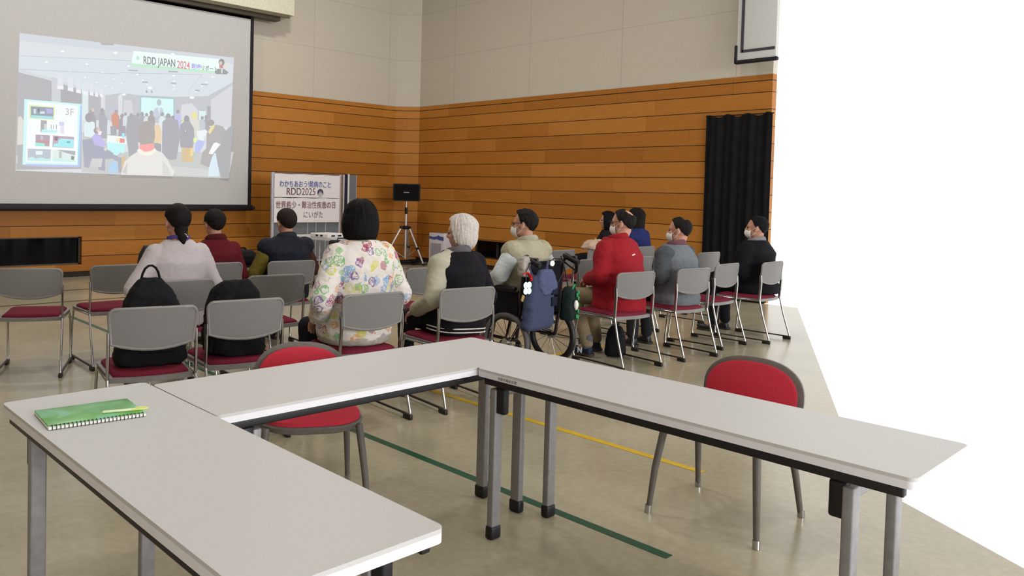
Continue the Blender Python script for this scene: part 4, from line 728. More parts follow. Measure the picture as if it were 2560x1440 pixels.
def hand(mb, wr, d, up, side, curl=0.5, k=1.0):
    """palm, four unequal fingers with knuckle bends, thumb leaving the side of the palm"""
    d = V(d).normalized(); up = V(up); up = (up - d * up.dot(d)).normalized(); x = d.cross(up) * side
    wr = V(wr)
    palm = wr + d * 0.05 * k
    R = Matrix((x, d, up)).transposed()
    mb.ell(palm, (0.041 * k, 0.052 * k, 0.017 * k), R); mb.cap(wr - d * 0.02, 0.027 * k, wr + d * 0.015, 0.026 * k)
    for i, (o, L) in enumerate([(-0.030, 0.072), (-0.0105, 0.082), (0.0105, 0.077), (0.030, 0.060)]):
        q = wr + d * (0.088 - 0.008 * abs(i - 1.2)) * k + x * o * k; a = curl * 0.5 + 0.06 * i; r = 0.0092 * k
        for seg, f in enumerate((0.45, 0.32, 0.23)):
            dd = d * math.cos(a) - up * math.sin(a) + x * (o * 1.2); n2 = q + dd * (L * f * k); mb.cap(q, r, n2, r * 0.92, 10); q = n2; a += curl * (0.75 + 0.1 * i); r *= 0.93
    q = wr + d * 0.025 * k - x * 0.034 * k; a = d * 0.62 - x * 0.72 - up * 0.22
    for L in (0.036, 0.030, 0.022):
        n2 = q + a.normalized() * L * k; mb.cap(q, 0.0115 * k, n2, 0.0098 * k, 10); q = n2; a = a + d * 0.35 + x * 0.25 - up * 0.2
def head_shapes(mb, C, R):
    def E_(c, r): mb.ell(C + R @ V(c), r, R)
    E_((0, -0.010, 0.022), (0.076, 0.094, 0.090)); E_((0, 0.022, -0.045), (0.058, 0.066, 0.064)); E_((0, 0.045, -0.085), (0.034, 0.034, 0.028))
    E_((0, 0.060, 0.02), (0.056, 0.028, 0.032)); E_((0, 0.072, 0.030), (0.048, 0.014, 0.010))                 # forehead, brow
    for s in (-1, 1):
        E_((s * 0.034, 0.058, -0.022), (0.024, 0.024, 0.022))                                             # cheek
        e = C + R @ V((s * 0.077, -0.004, -0.008)); Re = R @ Matrix.Rotation(s * 0.35, 3, 'Z')
        mb.ell(e, (0.010, 0.020, 0.032), Re); mb.ell(C + R @ V((s * 0.078, 0.004, -0.030)), (0.008, 0.011, 0.013), R)
    mb.cap(C + R @ V((0, 0.082, 0.018)), 0.009, C + R @ V((0, 0.099, -0.020)), 0.0135); E_((0, 0.088, -0.025), (0.020, 0.014, 0.010))   # nose
    E_((0, 0.080, -0.052), (0.024, 0.011, 0.006)); E_((0, 0.078, -0.062), (0.021, 0.011, 0.007))                # lips
def lineat(L, a):
    for (a0, e0), (a1, e1) in zip(L, L[1:]):
        if a <= a1: return e0 + (e1 - e0) * (a - a0) / max(a1 - a0, 1e-6)
    return L[-1][1]
STY = {
    'short': dict(line=[(0, 44), (48, 40), (66, 18), (82, -14), (96, 4), (112, -24), (140, -46), (180, -54)], t=0.013),
    'swept': dict(line=[(0, 46), (48, 42), (66, 20), (82, -14), (96, 6), (112, -24), (140, -46), (180, -54)], t=0.014, tuft=0.016),
    'thin': dict(line=[(0, 46), (40, 42), (62, 24), (80, -10), (94, 4), (110, -26), (140, -48), (180, -56)], t=0.011),
    'bun': dict(line=[(0, 46), (50, 40), (72, 10), (90, 2), (104, -8), (125, -36), (180, -64)], t=0.012),
    'bob': dict(line=[(0, 40), (42, 36), (52, -12), (62, -70), (180, -88)], t=0.026, R=0.122, L=0.185, p=3.0),
    'whitebob': dict(line=[(0, 40), (44, 34), (58, -2), (74, -48), (100, -62), (180, -85)], t=0.021, R=0.108, L=0.150, p=2.8),
    'long': dict(line=[(0, 40), (42, 36), (54, -16), (64, -72), (180, -88)], t=0.02, R=0.105, L=0.25, p=4.0),
}
def hair(name, m, par, C, R, style, bald=None, seed=0.0):
    st_ = STY[style]; NA, NE = 128, 72; vs = []; fs = []
    for j in range(NE + 1):
        el = math.radians(90 - 180 * j / NE)
        for i in range(NA):
            az = 2 * PI * i / NA; dx, dy, dz = math.sin(az) * math.cos(el), math.cos(az) * math.cos(el), math.sin(el)
            a = abs(math.degrees((az + PI) % (2 * PI) - PI)); e = math.degrees(el)
            r0 = 1 / math.sqrt((dx / 0.078) ** 2 + (dy / 0.097) ** 2 + (dz / 0.092) ** 2)
            st2 = noise.noise(V((math.sin(az) * 5 + seed, math.cos(az) * 5, e * 0.015))) * 0.5 + noise.noise(V((math.sin(az) * 16 + seed, math.cos(az) * 16, e * 0.025))) * 0.6; st2 *= min(1.0, max(0.1, math.cos(el) * 1.6))
            r = r0 + st_['t'] * (1 + 0.35 * st2) * (1.0 if 'R' in st_ else 0.35 + 0.65 * max(0.0, min(1.0, (e + 35) / 50)))
            if 'tuft' in st_ and e > 35: r += st_['tuft'] * max(0.0, dy * 0.4 + 0.5) * (0.6 + 0.6 * noise.noise(V((dx * 5, dy * 5, seed))))
            if 'R' in st_ and e < 12:
                rr = ((max(math.cos(el), 0.001) / st_['R']) ** st_['p'] + (max(-math.sin(el), 0.0) / st_['L']) ** st_['p']) ** (-1 / st_['p']) * (1 + 0.05 * st2)
                f = min(1.0, (12 - e) / 30); r = r * (1 - f) + rr * f
            th = lineat(st_['line'], a) + 3.0 * noise.noise(V((dx * 14, dy * 14, seed + 3)))
            k = max(0.0, min(1.0, (e - th) / 7.0 + 0.5)); k = k * k * (3 - 2 * k)
            if bald:
                bx, by, bz, ba = bald; ang = math.degrees(math.acos(max(-1, min(1, (dx * bx + dy * by + dz * bz))))) + 5 * noise.noise(V((dx * 7, dy * 7, 9)))
                k = min(k, max(0.0, min(1.0, (ang - ba) / 10.0)))
            rin = r0 - 0.03
            r = rin + (r - rin) * k
            vs.append(C + R @ (V((dx, dy, dz)) * r + V((0, -0.010, 0.022))))
    for j in range(NE):
        for i in range(NA):
            q = j * NA + i; q2 = j * NA + (i + 1) % NA; fs.append((q, q + NA, q2 + NA, q2))
    return MB().add(vs, fs).build(name, m, par, angle=70)
def mask(par, C, R):
    g = MB(); nu, nv = 22, 16
    for off in (0.0, 0.0025):
        vs = []
        for j in range(nv + 1):
            el = math.radians(26 - 82 * j / nv)
            for i in range(nu + 1):
                az = math.radians(-72 + 144 * i / nu); d = V((math.sin(az) * math.cos(el), math.cos(az) * math.cos(el), math.sin(el)))
                k = 1 + 0.10 * max(0, math.cos(az * 2.2)) * math.cos(el)
                vs.append(C + R @ (V((d.x * (0.064 + off), d.y * (0.078 + off) * k, d.z * (0.066 + off))) + V((0, 0.026, -0.052))))
        o = len(g.v); g.add(vs, [((j * (nu + 1) + i), (j * (nu + 1) + i + 1), ((j + 1) * (nu + 1) + i + 1), ((j + 1) * (nu + 1) + i)) for j in range(nv) for i in range(nu)])
    k = (nu + 1) * (nv + 1); rim = [i for i in range(nu + 1)] + [j * (nu + 1) + nu for j in range(1, nv + 1)] + [nv * (nu + 1) + i for i in range(nu - 1, -1, -1)] + [j * (nu + 1) for j in range(nv - 1, 0, -1)]
    for a, b in zip(rim, rim[1:] + rim[:1]): g.f.append((a, b, b + k, a + k)); g.mi.append(0)
    o = g.build('face_mask', M_MASK, par)
    g = MB()
    for s in (-1, 1): g.tube([C + R @ V(q) for q in [(s * 0.061, 0.045, -0.030), (s * 0.076, 0.018, -0.006), (s * 0.086, -0.012, 0.014), (s * 0.087, -0.022, -0.012), (s * 0.074, 0.012, -0.058), (s * 0.058, 0.04, -0.078)]], 0.0016, 6)
    g.build('ear_loop', M_MASK, o); return o
def glasses(par, C, R):
    g = MB()
    for s in (-1, 1):
        g.tube([C + R @ V((s * 0.034 + 0.024 * math.cos(a), 0.098 - 0.008 * abs(s * 0.034 + 0.024 * math.cos(a)) / 0.058, 0.006 + 0.017 * math.sin(a))) for a in np.linspace(0, 2 * PI, 20, endpoint=False)], 0.0015, 6, closed=True)
        g.tube([C + R @ V(q) for q in [(s * 0.058, 0.092, 0.012), (s * 0.078, 0.07, 0.013), (s * 0.085, 0.0, 0.014), (s * 0.086, -0.018, 0.004)]], 0.0022, 6)
    g.tube([C + R @ V(q) for q in [(-0.010, 0.099, 0.010), (0.010, 0.099, 0.010)]], 0.0015, 6); g.build('spectacles', M_LENS, par)
TROU = {}
def person(label, loc, rz, top, w=1.0, d=1.0, lean=0.0, hy=0.16, head=(0.0, 0.10), yaw=0.0, pitch=0.0, skin=SKIN, arms=None, knees=None, side=0.0,
           garment='sweater', g_m=None, hem=0.44, sleeve_m=None, sleeve_names=None, bulk=0.0, trou=None, shoe=None, style='short', hair_m=H_BLACK, bald=None,
           mk=False, gl=False, collar=None, seed=1.0, wr=0.008, hands=True, torso_extra=None, seat=0.45, capped=False, sleeve_in=False):
    t = thing('person', label, 'person', loc, rz)
    sh = top - 0.272; hy = 0.045 + 0.15 * d + bulk; sy = hy - 0.045 + lean; p = dict(sh=sh, w=w, d=d, sy=sy, hy=hy, side=side)
    C = V((head[0], sy + head[1] - 0.10 - lean + 0.01, top - 0.118)); R = Euler((pitch, 0, yaw)).to_matrix()
    arms = arms or {-1: [(-0.250 * w, sy, sh - 0.29), (-0.13, 0.44, 0.56)], 1: [(0.250 * w, sy, sh - 0.29), (0.13, 0.44, 0.56)]}
    knees = knees or {-1: [(-0.11, 0.60, 0.50), (-0.12, 0.58, 0.09)], 1: [(0.11, 0.60, 0.50), (0.12, 0.58, 0.09)]}
    shoulder = {s: V((s * 0.160 * w + side, sy, sh - 0.062)) for s in (-1, 1)}
    # body, one continuous skin
    b = MB(); torso(b, p, -0.022, seat + 0.01); head_shapes(b, C, R)
    b.cap((side, sy, sh - 0.03), 0.056, tuple(C + R @ V((0, -0.022, -0.062))), 0.05)
    for s in (-1, 1):
        e, wv = V(arms[s][0]), V(arms[s][1]); b.limb([shoulder[s], e, wv], [0.042, 0.036, 0.026])
        if hands: hand(b, wv, (wv - e).normalized() * 0.6 + V((0, 0.5, -0.35)), V((0, 0.3, 0.9)), s, 0.5)
        k, a = V(knees[s][0]), V(knees[s][1]); b.limb([(s * 0.085, hy + 0.02, seat + 0.085), k, a], [0.072, 0.05, 0.036]); b.cap(a, 0.034, a + V((0, 0.10, -0.045)), 0.026)
    body = link('body', melt(b, 0.0075, 2), skin, t, angle=180)
    # clothes
    g = MB(); torso(g, p, 0.004 + bulk, hem)
    sl = {}
    for s in (-1, 1):
        q = g if sleeve_m is None else MB()
        e, wv = V(arms[s][0]), V(arms[s][1]); wv2 = wv + (e - wv).normalized() * 0.03
        q0 = shoulder[s] + ((e - shoulder[s]) * 0.22 if capped else V((0, 0, 0))); q.limb([q0, e, wv2], [(0.056 if capped else 0.060) + bulk * 0.8, 0.052 + bulk * 0.8, 0.043 + bulk * 0.6]); sl[s] = q
        if sleeve_m is not None:
            if capped: g.ell(shoulder[s] + V((s * 0.012, 0, 0.0)), (0.072 + bulk, 0.078 + bulk, 0.068 + bulk))
            elif sleeve_in: q.limb([shoulder[s], (side, sy, sh + 0.0)], [0.066 + bulk, 0.05 + bulk])
            else: q.ell(shoulder[s], (0.068 + bulk, 0.07 + bulk, 0.06 + bulk))
    if torso_extra: torso_extra(g, p)
    link(garment, melt(g, 0.0095, 4, wr, 8.0, seed), g_m, t, angle=180)
    if sleeve_m is not None:
        for s in (-1, 1):
            nm = (sleeve_names or {}).get(s, 'sleeve'); mm = sleeve_m[s] if isinstance(sleeve_m, dict) else sleeve_m
            link(nm, melt(sl[s], 0.0095, 4, wr, 9.0, seed + s), mm, t, angle=180)
    if collar is not None:
        g = MB(); c0 = V((side, sy - 0.005, sh + 0.02)); g.tube([c0 + V((0.071 * math.cos(a), 0.066 * math.sin(a), 0.018 * -math.sin(a) + 0.008)) for a in np.linspace(0, 2 * PI, 28, endpoint=False)], 0.021, 10, closed=True, flat=1.5); g.build('collar', collar, t)
    g = MB(); g.loft([ring(0, hy, z, a, bb) for z, a, bb in [(seat + 0.002, 0.15 * w, 0.13 * d), (seat + 0.03, 0.178 * w, 0.15 * d), (seat + 0.12, 0.178 * w, 0.145 * d), (seat + 0.18, 0.165 * w, 0.125 * d)]])
    for s in (-1, 1):
        k, a = V(knees[s][0]), V(knees[s][1]); g.limb([(s * 0.09, hy + 0.03, seat + 0.092), k, a + (k - a).normalized() * 0.02], [0.088, 0.066, 0.052])
    link('trousers', melt(g, 0.011, 4, 0.006, 9.0, seed + 5), trou or mat('trousers_black', (24, 23, 27), 0.85), t, angle=180)
    for s in (-1, 1):
        a = V(knees[s][1]); fz = a.z - 0.09; g = MB()
        g.ell((a.x, a.y + 0.005, fz + 0.052), (0.042, 0.05, 0.048)); g.ell((a.x, a.y + 0.09, fz + 0.040), (0.045, 0.10, 0.034)); g.box((a.x, a.y + 0.06, fz + 0.022), (0.07, 0.2, 0.03))
        so = link('shoe', melt(g, 0.008, 3), shoe or mat('shoe_black', (24, 22, 24), 0.4), t, angle=180)
        g = MB(); g.loft([[V((a.x + x, a.y + 0.055 + y, fz + z)) for x, y in rrect(-0.045, 0.045, -0.115, 0.125, 0.04)] for z in (0.002, 0.02)]); g.build('sole', mat('sole_dark', (52, 48, 46), 0.6), so)
    hair('hair', hair_m, t, C, R, style, bald, seed)
    for s in (-1, 1):
        g = MB(); g.ell(C + R @ V((s * 0.033, 0.076, 0.004)), (0.0125, 0.010, 0.008), R); g.build('eye', M_EYE, t)
    if mk: mask(t, C, R)
    if gl: glasses(t, C, R)
    return t, C, R, p
def A(l, r): return {-1: l, 1: r}

# pale sweater, low ponytail
t, C, R, p = person('person in a pale grey sweater with a low dark ponytail and violet neck strap', (2.40, 4.86, 0), -0.05, 1.285, w=0.98, d=0.95, lean=0.0, head=(0.0, 0.11), hem=0.46, garment='sweater', g_m=mat('sweater_pale', (172, 163, 163), 0.9, var=0.04, scale=60, sheen=0.2), bulk=0.012,
    arms=A([(-0.315, 0.13, 0.72), (-0.17, 0.40, 0.60)], [(0.27, 0.13, 0.70), (0.13, 0.40, 0.58)]), style='bun', hair_m=H_DBROWN, seed=2.0, wr=0.006)
g = MB(); g.limb([C + V(q) for q in [(0.0, -0.070, -0.055), (0.0, -0.094, -0.10), (0.0, -0.098, -0.130), (-0.010, -0.093, -0.185)]], [0.046, 0.032, 0.021, 0.006]); link('ponytail', melt(g, 0.006, 2, 0.003, 40, 3), H_DBROWN, t, angle=180)
g = MB()
for q in [(0.014, -0.122, -0.085), (0.030, -0.110, -0.10), (0.022, -0.117, -0.094), (0.004, -0.124, -0.078)]: g.ell(C + V(q), (0.0035, 0.0035, 0.0035))
g.build('hair_clip', mat('hair_pearl', (236, 228, 214), 0.15), t)
g = MB(); g.tube([V((0.072 * math.cos(a), p['sy'] + 0.07 * math.sin(a), p['sh'] + 0.045 - 0.012 * math.sin(a))) for a in np.linspace(PI * 0.95, PI * 2.05, 24)], 0.007, 8, flat=1.6); g.box((0.035, p['sy'] - 0.065, p['sh'] + 0.025), (0.014, 0.008, 0.04)); g.build('neck_strap', mat('strap_violet', (70, 58, 128), 0.7), t)
# dark red sweater
person('person in a dark red knit sweater with short greying hair, beyond the pale sweater', (3.20, 5.82, 0), -0.05, 1.215, w=1.0, lean=0.0, head=(0.0, 0.12), garment='sweater', g_m=mat('sweater_dark_red', (88, 24, 30), 0.9, var=0.12, scale=120, bump=0.2), bulk=0.008, style='short', hair_m=H_GREY, collar=mat('collar_dark_red', (70, 22, 26), 0.9), gl=True, seed=3.0)
# dark vest, mustard sleeve
person('brown-haired person in a dark navy vest with a mustard sleeve, before the display board', (3.84, 5.70, 0), -0.08, 1.225, w=1.08, d=1.05, lean=0.02, head=(0.0, 0.12), garment='vest', g_m=mat('vest_navy', (26, 28, 36), 0.7, var=0.15, scale=18), bulk=0.016,
    sleeve_m={-1: mat('sleeve_mustard', (98, 86, 34), 0.9), 1: mat('sleeve_brown', (62, 36, 28), 0.9)}, capped=True, arms=A([(-0.30, 0.20, 0.66), (-0.17, 0.46, 0.58)], [(0.29, 0.22, 0.68), (0.2, 0.46, 0.60)]), style='short', hair_m=mat('hair_brown', (32, 24, 20), 0.7, var=0.35, scale=60), collar=mat('collar_dark', (34, 40, 44), 0.8), seed=4.0, hands=True)
# doodle sweatshirt
def hem_band(g, p): pass
t, C, R, p = person('person with black bobbed hair in a pale sweatshirt printed with coloured doodles', (3.12, 3.72, 0), 0.0, 1.335, w=1.16, d=1.15, lean=0.0, hy=0.17, head=(0.02, 0.13), hem=0.475, garment='sweatshirt', g_m=doodle_mat(), bulk=0.026,
    arms=A([(-0.345, 0.12, 0.74), (-0.22, 0.34, 0.60)], [(0.30, 0.14, 0.74), (0.16, 0.40, 0.60)]), style='bob', hair_m=H_BLACK, seed=5.0, wr=0.011, trou=mat('trousers_navy', (26, 27, 36), 0.85))
g = MB(); g.loft([ring(0, p['hy'], z, a, bb) for z, a, bb in [(0.448, 0.212, 0.185), (0.455, 0.228, 0.20), (0.50, 0.240, 0.213), (0.508, 0.232, 0.205)]]); link('hem_band', melt(g, 0.01, 3, 0.004, 14, 6), mat('hem_grey', (156, 148, 138), 0.9), t, angle=180)
# white hair, cream and black jacket
t, C, R, p = person('white-haired person in a black jacket with a cream raglan sleeve', (3.90, 3.61, 0), 0.0, 1.248, w=1.06, d=1.1, lean=0.03, hy=0.17, head=(0.06, 0.15), yaw=0.5, pitch=-0.10, hem=0.455, garment='jacket', g_m=mat('jacket_black', (21, 19, 23), 0.85, var=0.15), bulk=0.016, skin=SKINP,
    sleeve_m={-1: mat('sleeve_cream', (166, 160, 142), 0.85, var=0.05), 1: mat('jacket_black', (21, 19, 23), 0.85)}, sleeve_in=True, sleeve_names={-1: 'cream_sleeve', 1: 'black_sleeve'},
    arms=A([(-0.27, 0.16, 0.70), (-0.17, 0.44, 0.58)], [(0.26, 0.15, 0.68), (0.12, 0.42, 0.56)]), style='whitebob', hair_m=H_WHITE, collar=mat('collar_grey', (88, 84, 86), 0.9), seed=6.0, wr=0.007)
g = MB()
for z in (0.468, 0.492):
    g.tube([V((0.222 * math.cos(a), p['hy'] + 0.20 * math.sin(a), z + 0.004 * math.sin(a * 3) - 0.015 * math.cos(a) )) for a in np.linspace(PI * 0.92, PI * 2.06, 40)], 0.0045, 6)
g.build('hem_stripe', mat('stripe_white', (206, 200, 192), 0.7), t)
# khaki vest, in the wheelchair
t, C, R, p = person('masked person with glasses in a khaki vest over a pale shirt, sitting in the wheelchair', (5.10, 4.01, 0), 0.0, 1.272, w=1.02, d=1.05, lean=0.02, hy=0.20, head=(0.02, 0.16), yaw=0.42, hem=0.50, garment='vest', g_m=mat('vest_khaki', (156, 149, 126), 0.85, var=0.06), bulk=0.02, skin=SKIN,
    capped=True, sleeve_m=mat('shirt_pale', (180, 184, 184), 0.85, var=0.03), arms=A([(-0.315, 0.20, 0.76), (-0.24, 0.42, 0.64)], [(0.30, 0.14, 0.72), (0.22, 0.40, 0.64)]), knees=A([(-0.11, 0.62, 0.53), (-0.11, 0.70, 0.18)], [(0.11, 0.62, 0.53), (0.11, 0.70, 0.18)]),
    style='swept', hair_m=H_GREY, mk=True, gl=True, collar=mat('vest_collar', (152, 146, 126), 0.85), seed=7.0, seat=0.48, trou=mat('trousers_grey', (78, 74, 68), 0.85))
# bright red jacket
KH = mat('trousers_khaki', (128, 112, 88), 0.85); NAVY = mat('shoe_navy', (24, 32, 50), 0.6)
t, C, R, p = person('masked balding person in a bright red fleece jacket, hands together over the knees', (5.94, 3.63, 0), 0.0, 1.29, w=1.1, d=1.15, lean=0.08, hy=0.18, head=(0.07, 0.17), yaw=0.30, pitch=-0.06, hem=0.40, garment='jacket', g_m=mat('jacket_red', (138, 27, 36), 0.85, var=0.1, scale=60, bump=0.15), bulk=0.024, skin=SKIN,
    arms=A([(-0.28, 0.24, 0.73), (-0.03, 0.54, 0.665)], [(0.28, 0.26, 0.73), (0.06, 0.54, 0.66)]), knees=A([(-0.13, 0.62, 0.52), (-0.12, 0.46, 0.10)], [(0.12, 0.62, 0.52), (0.13, 0.55, 0.10)]),
    style='thin', hair_m=H_GREY, bald=(0.05, -0.60, 0.80, 24), mk=True, gl=True, collar=mat('jacket_red', (138, 27, 36), 0.85), seed=8.0, trou=KH, shoe=NAVY, wr=0.009)
g = MB(); g.rbox((-0.02, p['sy'] - 0.172, p['sh'] - 0.105), (0.042, 0.01, 0.012), 0.003, rot=Matrix.Rotation(-0.2, 3, 'Y')); g.build('back_tag', mat('tag_pale', (232, 196, 190), 0.6), t)
sh_ = [c for c in t.children if c.name.startswith('shoe')][0]
text('shoe_letter', 'N', 0.062, (-0.1655, 0.535, 0.032), Matrix(((0, 0, -1), (-1, 0, 0), (0, 1, 0))), mat('letter_reflective', (214, 226, 232), 0.3), sh_, depth=0.002, bold=0.003)
g = MB(); g.limb([(-0.12, 0.465, 0.075), (-0.12, 0.465, 0.16)], [0.042, 0.047]); link('sock', melt(g, 0.008, 2), mat('sock_grey', (92, 90, 92), 0.9), t, angle=180)
# black-clothed profile
person('dark-clothed person with black hair turned in profile, half hidden by the bright red jacket', (9.66, 6.27, 0), 0.35, 1.165, w=0.95, lean=0.04, head=(0.0, 0.15), yaw=0.35, garment='jumper', g_m=mat('jumper_black', (30, 25, 30), 0.9), bulk=0.012, style='bob', hair_m=H_BLACK, seed=9.0)
person('long-haired person in a deep blue jacket beyond the bright red jacket', (8.86, 5.37, 0), 0.0, 1.245, w=1.0, lean=0.02, head=(0.0, 0.13), garment='jacket', g_m=mat('jacket_blue', (33, 40, 86), 0.8), bulk=0.014, style='long', hair_m=H_DBROWN, seed=10.0)
# grey jacket
person('masked person in a grey jacket with a thinning crown, turned towards the screen', (6.70, 3.55, 0), 0.0, 1.222, w=1.1, d=1.1, lean=0.06, hy=0.18, head=(0.05, 0.15), yaw=0.30, pitch=-0.04, hem=0.43, garment='jacket', g_m=mat('jacket_grey', (100, 104, 108), 0.85, var=0.06), bulk=0.02, skin=SKIN,
    sleeve_m=mat('sleeve_shaded_grey', (70, 74, 78), 0.85), arms=A([(-0.29, 0.20, 0.70), (-0.17, 0.46, 0.60)], [(0.28, 0.18, 0.68), (0.13, 0.44, 0.58)]), style='thin', hair_m=H_DBROWN, bald=(0.05, -0.45, 0.89, 15), mk=True, collar=mat('collar_wine', (98, 66, 72), 0.85), seed=11.0, trou=mat('trousers_slate', (38, 40, 44), 0.85))  # sleeves of the same jacket, their shading painted in as a darker grey
# black coat
def coat(g, p):
    g.loft([ring(0, 0.24, z, a, b_) for z, a, b_ in [(0.452, 0.20, 0.24), (0.50, 0.215, 0.26), (0.58, 0.195, 0.22)]])
t, C, R, p = person('masked person in a long black coat at the curtain, partly outside the picture', (8.16, 3.51, 0), 0.0, 1.225, w=1.1, d=1.15, lean=0.03, hy=0.18, head=(0.02, 0.13), yaw=0.35, hem=0.45, garment='coat', g_m=mat('coat_black', (20, 20, 24), 0.9), bulk=0.022, skin=SKIN, style='short', hair_m=H_BLACK, mk=True, gl=False, collar=mat('coat_collar', (120, 116, 116), 0.8), seed=12.0, torso_extra=coat)

# ------------------------------------------------------------------ wheelchair
M_TYRE = mat('tyre_grey', (92, 88, 86), 0.7); M_WFR = mat('wheelchair_frame', (44, 34, 38), 0.35, 0.4); M_CLOTH = mat('black_nylon', (22, 22, 26), 0.75)
wc_ = thing('wheelchair', 'attendant wheelchair with black push handles hung with bags and trinkets', 'wheelchair', (5.07, 4.0, 0), 0.0)
HX = 0.245
for s in (-1, 1):
    g = MB(); cx, cy, cz, r = s * 0.285, 0.12, 0.235, 0.21
    g.tube([(cx, cy + r * math.cos(a), cz + r * math.sin(a)) for a in np.linspace(0, 2 * PI, 44, endpoint=False)], 0.025, 10, closed=True); wl = g.build('wheel', M_BLACKP, wc_)
    g = MB(); g.tube([(cx + s * 0.016, cy + (r + 0.004) * math.cos(a), cz + (r + 0.004) * math.sin(a)) for a in np.linspace(0, 2 * PI, 44, endpoint=False)], 0.019, 10, closed=True); g.build('tyre_wall', M_TYRE, wl)
    g = MB()
    for k in range(14):
        a = 2 * PI * k / 14; g.tube([(cx, cy + 0.03 * math.cos(a + 0.5), cz + 0.03 * math.sin(a + 0.5)), (cx, cy + 0.19 * math.cos(a), cz + 0.19 * math.sin(a))], 0.0022, 5)
    g.tube([(cx - 0.03, cy, cz), (cx + 0.03, cy, cz)], 0.03, 16); g.build('spokes', M_CHROME, wl)
    g = MB(); g.tube([(s * HX, -0.13, 0.905), (s * HX, -0.10, 0.905), (s * HX, -0.03, 0.90), (s * HX, 0.0, 0.86), (s * HX, 0.02, 0.60), (s * HX, 0.03, 0.44), (s * HX, 0.06, 0.25)], 0.0135); g.tube([(s * HX, 0.03, 0.42), (s * HX, 0.46, 0.44), (s * HX, 0.52, 0.40), (s * HX, 0.58, 0.16)], 0.0125); g.tube([(s * HX, 0.06, 0.25), (s * HX, 0.40, 0.25)], 0.0125); g.tube([(s * 0.285, 0.12, 0.235), (s * HX, 0.12, 0.25)], 0.02); g.build('side_frame', M_WFR, wc_)
    g = MB(); g.tube([(s * HX, -0.155, 0.862), (s * HX, -0.135, 0.868), (s * HX, -0.015, 0.912), (s * HX, -0.005, 0.914)], [0.018, 0.025, 0.025, 0.018], 12); g.build('push_handle', M_BLACKP, wc_)
    g = MB(); g.tube([(s * HX, -0.01, 0.86), (s * HX, -0.05, 0.835), (s * HX, -0.12, 0.80)], 0.007, 8); g.tube([(s * HX, -0.01, 0.855), (s * (HX - 0.03), -0.03, 0.78), (s * (HX - 0.08), 0.0, 0.66)], 0.004, 6); g.build('brake_lever', M_BLACKP, wc_)
    g = MB(); g.tube([(s * 0.27, 0.03, 0.64), (s * 0.27, 0.36, 0.64), (s * 0.27, 0.40, 0.60), (s * 0.27, 0.40, 0.44)], 0.011); g.rbox((s * 0.27, 0.2, 0.66), (0.05, 0.28, 0.03), 0.012); g.build('armrest', M_WFR, wc_)
    g = MB(); g.box((s * 0.262, 0.2, 0.54), (0.008, 0.32, 0.18)); g.build('side_panel', M_CLOTH, wc_, smooth=False)
    g = MB(); y0 = 0.48; g.tube([(s * 0.235, y0 + 0.06 * math.cos(a), 0.078 + 0.06 * math.sin(a)) for a in np.linspace(0, 2 * PI, 24, endpoint=False)], 0.017, 8, closed=True); g.tube([(s * 0.20, y0, 0.078), (s * 0.27, y0, 0.078)], 0.01); g.tube([(s * 0.262, y0, 0.078), (s * 0.262, y0, 0.17), (s * HX, y0 - 0.02, 0.26)], 0.011); g.build('castor', M_BLACKP, wc_)
    g = MB(); g.rbox((s * 0.12, 0.66, 0.09), (0.16, 0.16, 0.015), 0.005); g.tube([(s * HX, 0.58, 0.16), (s * 0.2, 0.62, 0.09)], 0.01); g.build('footplate', M_WFR, wc_)
g = MB(); g.rbox((0, 0.25, 0.455), (0.47, 0.43, 0.03), 0.01); g.build('seat_sling', M_CLOTH, wc_)
g = MB(); g.rbox((0, 0.018, 0.66), (0.47, 0.02, 0.42), 0.008); g.build('back_sling', M_CLOTH, wc_)
g = MB(); g.tube([(-HX, 0.1, 0.27), (HX, 0.35, 0.42)], 0.011); g.tube([(HX, 0.1, 0.27), (-HX, 0.35, 0.42)], 0.011); g.build('cross_brace', M_WFR, wc_)
# things hanging from it
def soft_bag(name, label, cat, loc, rz, m, w, d, h, seed, top=0.7, mid=1.0, group=None, voxel=0.01, wr=0.012, bulge=1.0):
    t = thing(name, label, cat, loc, rz, group)
    g = MB(); rings = []
    for z, a in [(0.0, 0.82), (0.06, 0.97), (0.3, mid), (0.6, 0.92 * bulge * mid), (0.85, (0.5 + 0.5 * top) * mid), (1.0, top * 0.8)]:
        rings.append([V((x * a, y * (a if z > 0.5 else 1.0), z * h)) for x, y in rrect(-w / 2, w / 2, -d / 2, d / 2, min(w, d) * 0.35)])
    g.loft(rings); link('bag_body', melt(g, voxel, 4, wr, 10, seed), m, t, angle=180); return t
dn = thing('denim_bag', 'faded blue denim bag hanging at the back of the wheelchair', 'bag', (4.90, 3.90, 0.36), 0.12)
M_DEN = mat('denim_blue', (64, 70, 94), 0.9, var=0.18, scale=220, bump=0.35); M_DEN2 = mat('denim_light', (78, 84, 114), 0.9, var=0.2, scale=120, bump=0.3)
g = MB(); g.loft([[V((x * a + sx, y * b_, z)) for x, y in rrect(-0.19, 0.19, -0.05, 0.05, 0.045)] for z, a, b_, sx in [(0.0, 0.86, 0.7, -0.03), (0.03, 0.95, 1.0, -0.028), (0.18, 0.93, 1.0, -0.01), (0.32, 0.80, 0.85, 0.005), (0.42, 0.66, 0.6, 0.012)]]); link('bag_body', melt(g, 0.009, 3, 0.010, 12, 2), M_DEN, dn, angle=180)
